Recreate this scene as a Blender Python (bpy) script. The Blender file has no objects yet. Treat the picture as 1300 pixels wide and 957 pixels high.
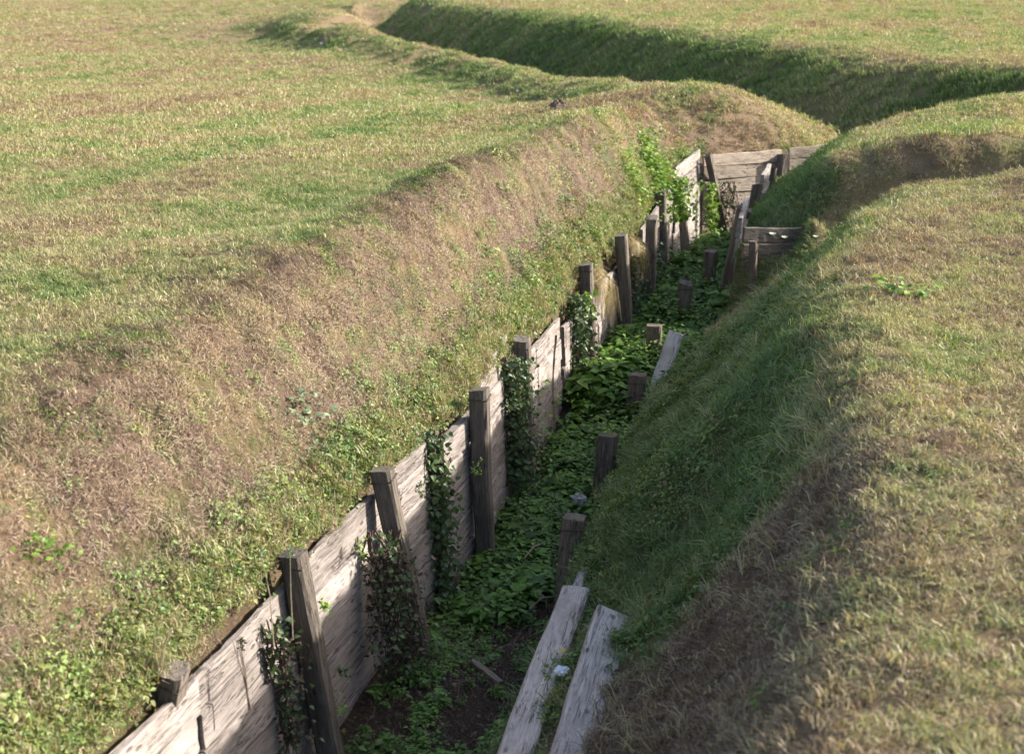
import bpy, math, random
import numpy as np
from mathutils import Vector, Matrix

random.seed(7)
rng = np.random.default_rng(11)
SC = bpy.context.scene
COL = SC.collection
R = math.radians

# ------------------------------------------------------------------ camera
F, CU, CV, HC = 1806.0, 650.0, 478.5, 1.8
PITCH = math.atan((CV + 50) / F)
cp, sp = math.cos(PITCH), math.sin(PITCH)


def U(u, v, z):
    """the point at height z that the photograph shows at pixel (u, v)"""
    a, b = (u - CU) / F, (CV - v) / F
    d = np.array([a, cp + b * sp, -sp + b * cp])
    t = (z - HC) / d[2]
    return np.array([d[0] * t, d[1] * t, z])


def UY(u, v, Y):
    a, b = (u - CU) / F, (CV - v) / F
    d = np.array([a, cp + b * sp, -sp + b * cp])
    t = Y / d[1]
    return np.array([d[0] * t, Y, HC + d[2] * t])


cam = bpy.data.cameras.new('camera')
co = bpy.data.objects.new('camera', cam)
COL.objects.link(co)
co.location = (0, 0, HC)
co.rotation_euler = (math.pi / 2 - PITCH, 0, 0)
cam.sensor_width = 36
cam.lens = F / 1300 * 36
cam.clip_start, cam.clip_end = 0.1, 2000
cam.dof.use_dof = True
cam.dof.focus_distance = 9.3
cam.dof.aperture_fstop = 3.6
SC.camera = co

# ------------------------------------------------------------------ light
SUN_AZ, SUN_EL = R(15), R(25)       # azimuth from +X towards +Y
w = bpy.data.worlds.new('World')
SC.world = w
w.use_nodes = True
nt = w.node_tree
sky = nt.nodes.new('ShaderNodeTexSky')
sky.sky_type = 'NISHITA'
sky.sun_disc = False
sky.sun_elevation = SUN_EL
sky.sun_rotation = math.pi / 2 - SUN_AZ
sky.air_density = 1.0
sky.dust_density = 2.5
sky.ozone_density = 0.6
nt.links.new(sky.outputs[0], nt.nodes['Background'].inputs[0])
nt.nodes['Background'].inputs[1].default_value = 0.15
sl = bpy.data.lights.new('sun', 'SUN')
sl.energy = 4.5
sl.angle = R(0.6)
sl.color = (1.0, 0.945, 0.86)
so = bpy.data.objects.new('sun', sl)
COL.objects.link(so)
sd = Vector((math.cos(SUN_AZ) * math.cos(SUN_EL), math.sin(SUN_AZ) * math.cos(SUN_EL), math.sin(SUN_EL)))
so.rotation_euler = sd.to_track_quat('Z', 'Y').to_euler()
so.location = (20, 3, 12)
SC.view_settings.view_transform = 'Standard'
SC.view_settings.look = 'None'
SC.view_settings.exposure = 1.36
SC.view_settings.gamma = 1
SC.cycles.max_bounces = 6
SC.cycles.diffuse_bounces = 3
SC.cycles.transmission_bounces = 3
SC.cycles.transparent_max_bounces = 4


# ------------------------------------------------------------------ helpers
def tag(o, label=None, cat=None, group=None, kind=None):
    if label: o['label'] = label
    if cat: o['category'] = cat
    if group: o['group'] = group
    if kind: o['kind'] = kind
    return o


def empty(name, loc, label, cat, group=None, rz=0.0):
    o = bpy.data.objects.new(name, None)
    COL.objects.link(o)
    o.empty_display_size = 0.1
    o.location = loc
    o.rotation_euler = (0, 0, rz)
    return tag(o, label, cat, group, 'thing')


def mesh_obj(name, verts, faces, mat, parent=None, smooth=False, loc=None, link=True):
    me = bpy.data.meshes.new(name)
    me.from_pydata([tuple(v) for v in verts], [], [tuple(f) for f in faces])
    me.materials.append(mat)
    if smooth:
        me.polygons.foreach_set('use_smooth', [True] * len(me.polygons))
    me.update()
    o = bpy.data.objects.new(name, me)
    if link:
        COL.objects.link(o)
    if parent is not None:
        o.parent = parent
    if loc is not None:
        o.location = loc
    return o


def face_attr(me, name, vals):
    a = me.attributes.new(name, 'FLOAT', 'FACE')
    a.data.foreach_set('value', np.asarray(vals, dtype=np.float32))


# value noise, vectorised
_perm = rng.permutation(512)
_val = rng.random(512)


def vnoise(x, y, seed=0):
    x = np.asarray(x, float) + seed * 17.31
    y = np.asarray(y, float) - seed * 9.77
    xi, yi = np.floor(x).astype(int), np.floor(y).astype(int)
    fx, fy = x - xi, y - yi
    fx, fy = fx * fx * (3 - 2 * fx), fy * fy * (3 - 2 * fy)

    def h(i, j):
        return _val[(_perm[(i & 511)] + j * 57 + seed * 131) & 511]
    a, b, c, d = h(xi, yi), h(xi + 1, yi), h(xi, yi + 1), h(xi + 1, yi + 1)
    return (a * (1 - fx) + b * fx) * (1 - fy) + (c * (1 - fx) + d * fx) * fy


def fbm(x, y, scale, octv=4, seed=0):
    s, a, t = 0, 1.0, 0
    x, y = np.asarray(x) / scale, np.asarray(y) / scale
    for k in range(octv):
        ca, sa = math.cos(k * .7), math.sin(k * .7)
        s = s + a * vnoise(x * ca - y * sa, x * sa + y * ca, seed + k)
        t += a
        a *= 0.55
        x, y = x * 2.03, y * 2.03
    return s / t


def sst(a, b, x):
    t = np.clip((x - a) / (b - a), 0, 1)
    return t * t * (3 - 2 * t)


# ------------------------------------------------------------------ node materials
class NT:
    def __init__(self, name):
        self.m = bpy.data.materials.new(name)
        self.m.use_nodes = True
        self.t = self.m.node_tree
        self.t.nodes.clear()
        self.out = self.n('ShaderNodeOutputMaterial')

    def n(self, typ, **kw):
        o = self.t.nodes.new(typ)
        for k, v in kw.items():
            setattr(o, k, v)
        return o

    def l(self, a, b):
        self.t.links.new(a, b)

    def setin(self, sock, v):
        if hasattr(v, 'links') or isinstance(v, bpy.types.NodeSocket):
            self.l(v, sock)
        elif isinstance(v, tuple) and len(v) == 3 and sock.type == 'RGBA':
            sock.default_value = (*v, 1)
        else:
            sock.default_value = v

    def mix(self, f, a, b, blend='MIX'):
        o = self.n('ShaderNodeMix', data_type='RGBA', blend_type=blend)
        self.setin(o.inputs[0], f); self.setin(o.inputs[6], a); self.setin(o.inputs[7], b)
        return o.outputs[2]

    def math(self, op, a, b=0.0, c=0.0, clamp=False):
        o = self.n('ShaderNodeMath', operation=op, use_clamp=clamp)
        self.setin(o.inputs[0], a); self.setin(o.inputs[1], b); self.setin(o.inputs[2], c)
        return o.outputs[0]

    def ramp(self, f, stops, interp='LINEAR'):
        o = self.n('ShaderNodeValToRGB')
        cr = o.color_ramp
        cr.interpolation = interp
        while len(cr.elements) < len(stops):
            cr.elements.new(0.5)
        for e, (p, c) in zip(cr.elements, stops):
            e.position = p
            e.color = (*c, 1) if len(c) == 3 else c
        self.setin(o.inputs[0], f)
        return o.outputs[0]

    def noise(self, vec, scale, detail=4, rough=.6, dist=0.0):
        o = self.n('ShaderNodeTexNoise')
        self.l(vec, o.inputs['Vector'])
        o.inputs['Scale'].default_value = scale
        o.inputs['Detail'].default_value = detail
        o.inputs['Roughness'].default_value = rough
        o.inputs['Distortion'].default_value = dist
        return o.outputs['Fac']

    def attr(self, name, typ='GEOMETRY'):
        o = self.n('ShaderNodeAttribute', attribute_name=name, attribute_type=typ)
        return o.outputs['Fac']

    def mapr(self, v, a, b, c=0.0, d=1.0):
        o = self.n('ShaderNodeMapRange')
        self.setin(o.inputs[0], v)
        o.inputs[1].default_value, o.inputs[2].default_value = a, b
        o.inputs[3].default_value, o.inputs[4].default_value = c, d
        return o.outputs[0]


def blade_material(name, stops, trans=0.3, tjit=0.5):
    """thin plant matter: colour picked along a dry-to-green ramp from the tuft's own value plus the blade's"""
    k = NT(name)
    g = k.attr('g', 'INSTANCER')
    b = k.attr('b')
    x = k.math('ADD', g, k.math('MULTIPLY', k.math('SUBTRACT', b, 0.5), tjit), clamp=True)
    c = k.ramp(x, stops)
    br = k.math('FRACT', k.math('MULTIPLY', b, 7.31))
    c = k.mix(1.0, c, k.ramp(br, [(0, (.62, .62, .62)), (1, (1.28, 1.28, 1.28))]), 'MULTIPLY')
    di = k.n('ShaderNodeBsdfDiffuse'); tr = k.n('ShaderNodeBsdfTranslucent'); gl = k.n('ShaderNodeBsdfGlossy')
    k.l(c, di.inputs[0])
    k.l(k.mix(1.0, c, (1.1, 1.15, .6), 'MULTIPLY'), tr.inputs[0])
    gl.inputs['Roughness'].default_value = .5
    m1 = k.n('ShaderNodeMixShader'); m1.inputs[0].default_value = trans
    k.l(di.outputs[0], m1.inputs[1]); k.l(tr.outputs[0], m1.inputs[2])
    m2 = k.n('ShaderNodeMixShader'); m2.inputs[0].default_value = .035
    k.l(m1.outputs[0], m2.inputs[1]); k.l(gl.outputs[0], m2.inputs[2])
    k.l(m2.outputs[0], k.out.inputs[0])
    return k.m


GRASS = blade_material('grass_blades', [
    (0.0, (.22, .145, .095)), (0.18, (.36, .265, .165)), (0.38, (.45, .385, .22)),
    (0.55, (.315, .315, .135)), (0.75, (.19, .255, .08)), (1.0, (.115, .19, .05))], .28)
WEED = blade_material('weed_leaves', [
    (0.0, (.17, .13, .065)), (0.25, (.23, .23, .07)), (0.5, (.18, .25, .055)),
    (0.75, (.11, .19, .04)), (1.0, (.06, .12, .03))], .22, .45)
THATCH = blade_material('dry_stalks', [
    (0.0, (.085, .053, .035)), (0.4, (.165, .108, .07)), (0.7, (.25, .175, .11)), (1.0, (.34, .265, .165))], .12, .7)


def leaf_material(name, stops, trans=.22, rough=.45, spec=.35):
    k = NT(name)
    b = k.attr('b')
    c = k.ramp(b, stops)
    p = k.n('ShaderNodeBsdfPrincipled')
    k.l(c, p.inputs['Base Color'])
    p.inputs['Roughness'].default_value = rough
    p.inputs['Specular IOR Level'].default_value = spec
    tr = k.n('ShaderNodeBsdfTranslucent')
    k.l(k.mix(1.0, c, (1.2, 1.3, .6), 'MULTIPLY'), tr.inputs[0])
    m1 = k.n('ShaderNodeMixShader'); m1.inputs[0].default_value = trans
    k.l(p.outputs[0], m1.inputs[1]); k.l(tr.outputs[0], m1.inputs[2])
    k.l(m1.outputs[0], k.out.inputs[0])
    return k.m


LEAF_DARK = leaf_material('creeper_leaves', [(0, (.035, .065, .02)), (.5, (.06, .10, .035)), (.85, (.10, .15, .05)), (1, (.17, .19, .09))])
LEAF_BRIGHT = leaf_material('bramble_leaves', [(0, (.075, .14, .022)), (.5, (.16, .27, .04)), (1, (.30, .40, .075))], .35)
LEAF_DEAD = leaf_material('dead_leaves', [(0, (.045, .032, .022)), (.5, (.09, .072, .05)), (1, (.20, .16, .11))], .1, .8, .1)
LEAF_GREY = leaf_material('grey_leaves', [(0, (.11, .16, .08)), (1, (.26, .32, .18))], .15, .7, .2)
PETAL = leaf_material('white_petals', [(0, (.72, .72, .66)), (1, (.85, .85, .80))], .3, .6, .1)
PETAL_Y = leaf_material('yellow_petals', [(0, (.70, .42, .02)), (1, (.80, .60, .04))], .3, .6, .1)


def ground_material():
    k = NT('turf_and_soil')
    pos = k.n('ShaderNodeNewGeometry').outputs['Position']
    g, s = k.attr('green'), k.attr('soil')
    n1 = k.noise(pos, 9, 6, .7)
    n2 = k.noise(pos, 70, 5, .75)
    n3 = k.noise(pos, 1.6, 4, .6)
    turf = k.ramp(k.math('ADD', g, k.math('MULTIPLY', k.math('SUBTRACT', n1, .5), .9), clamp=True),
                  [(0, (.27, .19, .125)), (.35, (.30, .225, .125)), (.6, (.20, .18, .075)), (1, (.075, .10, .032))])
    soil = k.ramp(k.math('ADD', n1, k.math('MULTIPLY', k.math('SUBTRACT', n3, .5), .6)),
                  [(.2, (.09, .062, .044)), (.5, (.19, .13, .095)), (.8, (.31, .22, .165))])
    c = k.mix(s, turf, soil)
    c = k.mix(1.0, c, k.ramp(n2, [(.25, (.55, .52, .5)), (.5, (1, 1, 1)), (.78, (1.3, 1.28, 1.22))]), 'MULTIPLY')
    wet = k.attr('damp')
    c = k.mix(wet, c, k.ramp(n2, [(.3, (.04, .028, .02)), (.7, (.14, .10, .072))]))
    p = k.n('ShaderNodeBsdfPrincipled')
    k.l(c, p.inputs['Base Color'])
    p.inputs['Roughness'].default_value = .95
    p.inputs['Specular IOR Level'].default_value = .1
    bp = k.n('ShaderNodeBump'); bp.inputs['Strength'].default_value = 1.0; bp.inputs['Distance'].default_value = .045
    k.l(k.math('ADD', n2, k.math('MULTIPLY', n1, 1.5)), bp.inputs['Height'])
    k.l(bp.outputs[0], p.inputs['Normal'])
    k.l(p.outputs[0], k.out.inputs[0])
    return k.m


def wood_material(name, dark, mid, light, crack=.55, moss=.2, green=(.10, .115, .06)):
    """weathered timber: grain along the board's own long axis (local X), drying cracks, knots, dirt and lichen"""
    k = NT(name)
    tc = k.n('ShaderNodeTexCoord').outputs['Object']
    oi = k.n('ShaderNodeObjectInfo').outputs['Random']
    off = k.n('ShaderNodeCombineXYZ')
    for i in range(3):
        k.l(k.math('MULTIPLY', oi, 37.0 + 11 * i), off.inputs[i])
    va = k.n('ShaderNodeVectorMath', operation='ADD')
    k.l(tc, va.inputs[0]); k.l(off.outputs[0], va.inputs[1])
    P = va.outputs[0]

    def stretched(x, y, z):
        m = k.n('ShaderNodeVectorMath', operation='MULTIPLY')
        k.l(P, m.inputs[0]); m.inputs[1].default_value = (x, y, z)
        return m.outputs[0]
    wob = k.noise(P, 3.5, 3, .6)
    gr = k.noise(stretched(5, 75, 75), 1.0, 5, .7, .8)
    fine = k.noise(stretched(9, 230, 230), 1.0, 3, .7, .3)
    blot = k.noise(stretched(2.2, 7, 7), 1.0, 5, .65, .5)
    base = k.ramp(k.math('ADD', k.math('MULTIPLY', gr, .75), k.math('MULTIPLY', blot, .35)),
                  [(.28, dark), (.5, mid), (.75, light)])
    base = k.mix(1.0, base, k.ramp(fine, [(.25, (.6, .58, .56)), (.55, (1, 1, 1)), (.8, (1.16, 1.15, 1.13))]), 'MULTIPLY')
    # drying cracks: thin dark lines along the grain
    cr = k.noise(stretched(2.0, 34, 34), 1.0, 3, .5, 1.6)
    crl = k.math('SUBTRACT', 1.0, k.mapr(k.math('ABSOLUTE', k.math('SUBTRACT', cr, .5)), 0.0, .03), clamp=True)
    gate = k.mapr(k.noise(stretched(3, 9, 9), 1.0, 2, .5), .42, .56)
    crl = k.math('MULTIPLY', crl, gate)
    base = k.mix(k.math('MULTIPLY', crl, crack), base, (.03, .024, .02))
    # holes, torn fibre and stains
    vo = k.n('ShaderNodeTexVoronoi'); vo.inputs['Scale'].default_value = 1.0; vo.inputs['Randomness'].default_value = 1
    k.l(stretched(9, 22, 22), vo.inputs['Vector'])
    hole = k.math('MULTIPLY', k.mapr(vo.outputs['Distance'], .26, .12), k.mapr(blot, .46, .58))
    base = k.mix(k.math('MULTIPLY', hole, .62), base, (.05, .036, .028))
    st = k.mapr(k.noise(stretched(1.6, 4.5, 4.5), 1.0, 4, .7, .6), .52, .74)
    base = k.mix(k.math('MULTIPLY', st, .7), base, k.mix(.5, dark, (.09, .075, .06)))
    tone = k.mapr(k.math('FRACT', k.math('MULTIPLY', oi, 13.7)), 0, 1, .68, 1.12)
    base = k.mix(1.0, base, tone, 'MULTIPLY')
    ms = k.mapr(k.noise(P, 6.0, 5, .7), .56, .74)
    base = k.mix(k.math('MULTIPLY', ms, moss), base, green)
    p = k.n('ShaderNodeBsdfPrincipled')
    k.l(base, p.inputs['Base Color'])
    p.inputs['Roughness'].default_value = .88
    p.inputs['Specular IOR Level'].default_value = .2
    h = k.math('SUBTRACT', k.math('ADD', k.math('MULTIPLY', gr, .8), k.math('MULTIPLY', fine, .35)),
               k.math('ADD', k.math('MULTIPLY', crl, 1.2), k.math('MULTIPLY', hole, 1.0)))
    bp = k.n('ShaderNodeBump'); bp.inputs['Strength'].default_value = .8; bp.inputs['Distance'].default_value = .008
    k.l(h, bp.inputs['Height']); k.l(bp.outputs[0], p.inputs['Normal'])
    k.l(p.outputs[0], k.out.inputs[0])
    return k.m


W_PALE = wood_material('pale_weathered_wood', (.165, .135, .118), (.345, .295, .265), (.53, .465, .42), .72)
W_WHITE = wood_material('whitish_bleached_wood', (.30, .27, .25), (.55, .51, .48), (.68, .64, .61), .7, .1)
W_END = wood_material('stained_tan_wood', (.19, .145, .105), (.42, .34, .265), (.58, .49, .40), .8, .35, (.13, .13, .07))
W_BEAM = wood_material('pale_beam_wood', (.28, .225, .195), (.47, .395, .35), (.60, .52, .47), .8, .1)
W_POST = wood_material('grey_brown_post_wood', (.08, .064, .05), (.165, .135, .108), (.28, .24, .20), .6, .3)
W_STUMP = wood_material('dark_stump_wood', (.09, .066, .05), (.175, .135, .105), (.29, .235, .19), .6, .4)


def simple_material(name, c1, c2, scale, rough=.9, bump=.5):
    k = NT(name)
    P = k.n('ShaderNodeTexCoord').outputs['Object']
    n = k.noise(P, scale, 5, .7)
    p = k.n('ShaderNodeBsdfPrincipled')
    k.l(k.ramp(n, [(.3, c1), (.7, c2)]), p.inputs['Base Color'])
    p.inputs['Roughness'].default_value = rough
    bp = k.n('ShaderNodeBump'); bp.inputs['Strength'].default_value = bump; bp.inputs['Distance'].default_value = .01
    k.l(n, bp.inputs['Height']); k.l(bp.outputs[0], p.inputs['Normal'])
    k.l(p.outputs[0], k.out.inputs[0])
    return k.m


M_WIRE = simple_material('rusty_wire', (.03, .022, .018), (.10, .06, .04), 60, .7)
M_TWIG = simple_material('dry_twig_bark', (.16, .11, .075), (.33, .25, .17), 30)
M_ROOT = simple_material('dark_stem_bark', (.05, .035, .025), (.14, .095, .065), 30)
M_STALK = simple_material('pale_dead_stalk', (.36, .29, .17), (.52, .44, .28), 30)
M_TISSUE = simple_material('white_paper', (.62, .66, .70), (.80, .82, .84), 25, .8)
M_STONE = simple_material('pale_stone', (.22, .20, .19), (.42, .39, .37), 14)
M_EARTH = simple_material('crumbly_molehill_earth', (.055, .036, .026), (.15, .10, .075), 22, .98, 1.0)
M_DRYLEAF = simple_material('dry_yellow_leaf', (.38, .24, .07), (.55, .38, .13), 25)

# ------------------------------------------------------------------ terrain control
# left wall line (front of the boards at their top), right foot line of the trench
LW = np.array([[-3.0, -3.6], [2.0, -2.02], [4.0, -1.47], [4.93, -1.2], [5.76, -.98], [6.85, -.69], [8.26, -.235], [9.48, .05], [11.97, .60],
               [13.36, 1.0], [14.4, 1.32], [16.07, 1.67], [17.2, 2.02], [18.5, 2.52], [20, 3.1]])
LR = np.array([[-3.0, -2.5], [2.0, -1.02], [4.0, -.50], [5.9, -.01], [7.2, .28], [7.6, .36], [9.2, .70], [10.6, 1.05], [11.0, 1.20], [12.0, 1.60], [12.9, 1.90], [13.35, 2.10],
               [14.2, 2.32], [15.6, 2.70], [16.8, 3.02], [18.4, 3.52], [20, 4.1]])


def Xw(Y): return np.interp(Y, LW[:, 0], LW[:, 1])
def Xr(Y): return np.interp(Y, LR[:, 0], LR[:, 1])
def zwt(Y): return np.interp(Y, [0, 9, 11, 14, 16, 18.4], [-.865, -.865, -.97, -1.0, -.85, -.72])


crestL_px = [(0, 590, .02), (110, 505, .06), (200, 440, .10), (330, 368, .14), (420, 308, .22), (560, 222, .30),
             (690, 175, .28), (747, 150, .24), (820, 130, .02), (900, 114, .10)]
crestR_px = [(1000, 867, -.18), (1050, 760, -.12), (1085, 640, -.05), (1082, 580, 0), (1066, 500, 0), (1060, 400, 0), (1064, 340, 0),
             (1106, 286, 0), (1165, 237, 0)]
CL = np.array([U(*q) for q in crestL_px])
CR = np.array([U(*q) for q in crestR_px])
CL = np.vstack([[-4.4, -3, 0], [-2.75, 2.0, 0], [-2.15, 3.8, 0], CL])
CR = np.vstack([[-1.4, -3, 0], [-.1, 1.0, -.05], [.35, 2.4, -.12], CR])
print('CL', np.round(CL, 2).tolist()); print('CR', np.round(CR, 2).tolist())


def Xcl(Y): return np.interp(Y, CL[:, 1], CL[:, 0])
def Zcl(Y): return np.interp(Y, CL[:, 1], CL[:, 2])
def Xcr(Y): return np.interp(Y, CR[:, 1], CR[:, 0])


def zfield(Y): return np.interp(Y, [0, 6, 8, 10, 14, 22, 30, 48, 70, 200], [.05, .10, .10, -.03, -.10, -.40, -.70, -.80, -.6, 0.0])


PTS = []


def pt(x, y, z): PTS.append((x, y, z))


def line(pts, step=.5):
    pts = [np.asarray(p, float) for p in pts]
    for a, b in zip(pts[:-1], pts[1:]):
        n = max(1, int(np.linalg.norm((b - a)[:2]) / step))
        for i in range(n):
            pt(*(a + (b - a) * i / n))
    pt(*pts[-1])


# left bank
for Y in np.arange(-3, 18.3, .45):
    xw, xc, zc, zb = Xw(Y) - .11, Xcl(Y), Zcl(Y), zwt(Y)
    pt(xw, Y, zb)
    pt(xw + .12, Y, zb - .02)
    lump = .05 * math.sin(Y * 1.9) + .03 * math.sin(Y * 4.1)
    for t, q in ((.28, .36), (.55, .68), (.80, .91)):
        pt(xw + (xc - xw) * (t + lump * .5), Y, zb + (zc - zb) * q)
    pt(xc, Y, zc)
    zf = float(zfield(Y))
    rd = float(sst(7.6, 9.6, Y))          # how much of a ridge the spoil bank makes
    pt(xc - .18, Y, zc - .02 * rd)
    pt(xc - .55, Y + .1, max(zc - .05, zf) * (1 - rd) + (zf + (zc - zf) * .42) * rd)
    pt(xc - 1.0, Y + .2, (zf + (zc - zf) * .3) * (1 - rd) + (zf + .01) * rd)
    if Y < 15:
        pt(xc - 2.0, Y + .3, zf)
for Y in np.concatenate([np.arange(-3, 20, 2.0), [21]]):
    for dx in (-4, -7, -12, -20):
        pt(Xcl(min(Y, 12)) + dx, Y, float(zfield(Y)))
for u, v in ((100, 100), (250, 60), (0, 60), (300, 110), (450, 120), (600, 140), (150, 20), (0, 10), (420, 70), (200, 160)):
    p = U(u, v, -.5)
    pt(p[0], p[1], float(zfield(p[1])))
# berm on the near side of the far trench
foot = [U(720, 140, -.48), U(640, 118, -.62), U(560, 95, -.72), U(450, 68, -.80), U(350, 46, -.80)]
lip = [U(900, 113, .10), U(840, 106, -.02), U(800, 103, -.10), U(700, 97, -.28), U(600, 72, -.28), U(500, 50, -.28), U(470, 37, -.34)]
back = [U(840, 118, -.08), U(700, 108, -.30), U(600, 82, -.32), U(500, 60, -.32), U(430, 43, -.34), U(350, 27, -.32), U(345, 20, -.3)]
line(foot, 1.5); line(lip, 1.0); line(back, 1.5)
line([U(462, 29, -.35), U(445, 10, -.3), U(430, -6, -.3)], 2)
farlip = [np.array([11.5, 20.5, .05]), U(1300, 96, .02), U(1200, 86, .03), U(1050, 68, .06), U(900, 52, .1), U(700, 23, .18), U(580, 9, .2), U(520, -2, .2)]
line(farlip, 1.0)
line([p + np.array([1.2, .5, .07]) for p in farlip], 2.0)
# far trench floor and both of its slopes
fl = [np.array([10.6, 19.4, -1.75]), np.array([7.7, 21.9, -1.8]), np.array([5.9, 21.2, -1.75]), np.array([4.9, 23.4, -1.85]), np.array([4.0, 25.4, -1.85]), np.array([2.5, 29.5, -1.85]),
      np.array([.8, 35, -1.85]), np.array([-1.6, 42, -1.8]), np.array([-4.2, 50, -1.7]), np.array([-5.8, 58, -1.6]), np.array([-8, 70, -1.5])]
line(fl, 1.0)
line([p + np.array([.45, .1, .0]) for p in fl[2:]], 1.5)
for a, b in ((U(1300, 96, .02), fl[1]), (U(1050, 68, .06), fl[4]), (U(900, 52, .1), fl[5]), (U(700, 23, .18), fl[7])):
    pt(*(a * .55 + b * .45 + np.array([0, 0, .1])))
# mound nose between the end wall and the far trench
line([U(900, 113, .10), U(960, 134, -.12), U(1010, 150, -.38), U(1062, 168, -.66)], .5)
line([np.array([2.35, 18.55, -.66]), np.array([3.3, 19.12, -.64]), np.array([4.25, 19.6, -.70])], .4)
line([np.array([2.7, 19.3, -.25]), np.array([3.5, 19.5, -.38])], .4)
pt(4.3, 20.0, -.74); pt(4.9, 20.2, -1.2); pt(4.7, 18.8, -1.3); pt(5.3, 19.6, -1.6); pt(4.25, 18.1, -1.25); pt(3.7, 18.6, -1.3)
# right plateau A
for Y in np.arange(-3, 11.9, .45):
    xr, xc = Xr(Y) + .07, Xcr(Y)
    zc = float(np.interp(Y, CR[:, 1], CR[:, 2]))
    zb = float(np.interp(Y, [4, 6.5, 9, 12], [-1.35, -1.42, -1.48, -1.42]))
    if Y < 7.1:
        for q, zz_ in ((-.03, -1.60), (.10, -1.52), (.22, -1.42), (.34, -1.40), (.47, -1.29), (.62, -1.23), (.72, -1.15)):
            pt(xr - .07 + q, Y, zz_)
        x0, z0 = xr + .71, -1.16
        for t, q in ((.3, .36), (.6, .66), (.85, .90)):
            pt(x0 + (xc - x0) * t, Y, z0 + (zc - z0) * q)
        pt(xc, Y, zc)
        pt(xc + .5, Y, zc * .4 + .03)
        continue
    pt(xr, Y, zb)
    pt(xr - .15, Y, zb - .03)
    prof = ((.25, .26), (.5, .52), (.75, .78), (.92, .965))
    lump = .06 * math.sin(Y * 2.3) + .04 * math.sin(Y * 5.3 + 1)
    for t, q in prof:
        pt(xr + (xc - xr) * (t + .5 * lump * (1 - t)), Y, zb + (zc - zb) * (q + .3 * lump * (1 - q)))
    pt(xc, Y, zc)
    pt(xc + .5, Y, zc * .4 + .03)
for Y in np.arange(-3, 11.5, 1.1):
    for dx in (1.3, 2.6, 4.5, 8, 14):
        if not (Y > 9 and dx < 2): pt(Xcr(Y) + dx, Y, .03 + .03 * math.sin(Y * 1.3 + dx))
# back edge of A, the little side bay, spur B
line([U(1165, 237, 0), U(1230, 229, .01), U(1300, 225, .01), np.array([7, 12.7, 0])], .5)
line([np.array([2.0, 12.1, -1.12]), np.array([2.43, 12.1, -.80]), np.array([2.77, 12.1, -.54]), np.array([2.97, 12.12, -.34]), np.array([3.3, 12.1, -.08])], .2)
line([np.array([2.45, 12.75, -1.05]), np.array([3.0, 12.8, -1.0]), np.array([4.2, 12.9, -.92]), np.array([4.9, 12.95, -.65]), np.array([5.5, 13.1, -.15]), np.array([6, 13.1, .05]), np.array([7, 13.3, .05])], .35)
line([np.array([2.35, 13.35, -.84]), np.array([2.7, 13.36, -.95]), np.array([3.2, 13.36, -.95]), np.array([4.2, 13.36, -.86]), np.array([4.9, 13.4, -.55]), np.array([5.5, 13.45, -.05])], .35)
line([np.array([2.8, 13.65, -.62]), np.array([3.3, 13.56, -.52]), np.array([4.2, 13.54, -.46]), np.array([4.9, 13.62, -.35])], .35)
line([np.array([1.85, 12.6, -1.45]), np.array([2.1, 13.1, -1.35])], .2)
nearB = [np.array([3.15, 13.86, -.02]), np.array([4.2, 13.78, .07]), np.array([5.2, 13.78, .06]), np.array([7.2, 14.1, .0])]
line(nearB, .4)
line([p + np.array([.2, .45, .04]) for p in nearB], .6)
line([np.array([3.50, 14.05, -.02]), np.array([3.75, 15.1, -.02]), np.array([4.15, 16.4, -.05])], .4)
line([U(1102, 164, -.05), U(1150, 150, 0), U(1200, 142, .0), U(1300, 126, 0), np.array([9.5, 19.2, 0])], .6)
for x, y in ((4.6, 15.4), (5.4, 16.4), (6.4, 17), (7, 18.4), (8.5, 17), (6, 15.2), (9, 14.6), (11, 16)):
    pt(x, y, .06)
for Y in np.arange(13.3, 18.2, .45):
    xr = Xr(Y) + .08
    pt(xr + .05, Y, float(np.interp(Y, [13, 14.5, 18], [-.84, -.72, -.85])))
    xc = float(np.interp(Y, [13.3, 14.05, 16.4, 18.2], [3.5, 3.5, 4.15, 4.9]))
    zt = -.03 if 13.9 < Y < 17 else (-.35 if Y < 13.9 else -.6)
    pt(xr + (xc - xr) * .5, Y, -.72 + (zt + .72) * .5 + .03)
line([p * np.array([1, 1, 0]) + np.array([.25, 1.6, -1.0]) for p in (np.array([5.3, 17.5, 0]), np.array([7.0, 19.4, 0]))], .5)
# everything far
for x, y, z in ((8, 27, .1), (10, 32, .12), (8, 38, .15), (14, 26, .05), (6, 46, .22), (3, 56, .25), (16, 45, .2), (0, 64, .22), (25, 30, .1),
                (20, 70, .2), (-8, 80, -.2), (20, 100, .2), (-15, 60, -.5), (-25, 45, -.5), (-30, 80, -.3), (-40, 25, -.3), (60, 60, .2), (-60, 120, 0), (40, 140, .2),
                (15, 5, 0), (30, 10, 0), (60, 0, 0), (-60, 0, 0), (-35, 5, 0), (0, -10, 0), (0, -40, 0), (-40, -40, 0), (40, -40, 0), (-10, -8, 0),
                (0, 200, .2), (-200, 200, 0), (200, 200, 0), (-200, -100, 0), (200, -100, 0), (0, 420, 0), (-300, 420, 0), (300, 420, 0), (12, -6, 0),
                (-14, 34, -.6), (-9, 26, -.45), (-5, 22, -.38), (-16, 50, -.62), (-3, 27, -.52)):
    pt(x, y, z)

PTS = np.array(PTS)
keep = []
for i, p in enumerate(PTS):            # drop near-duplicates
    if not keep or np.min(np.hypot(*(PTS[keep, :2] - p[:2]).T)) > .06:
        keep.append(i)
PTS = PTS[keep]
N = len(PTS)
print('control points', N)
POW = 1.4


def kern(r): return r ** POW


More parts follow.
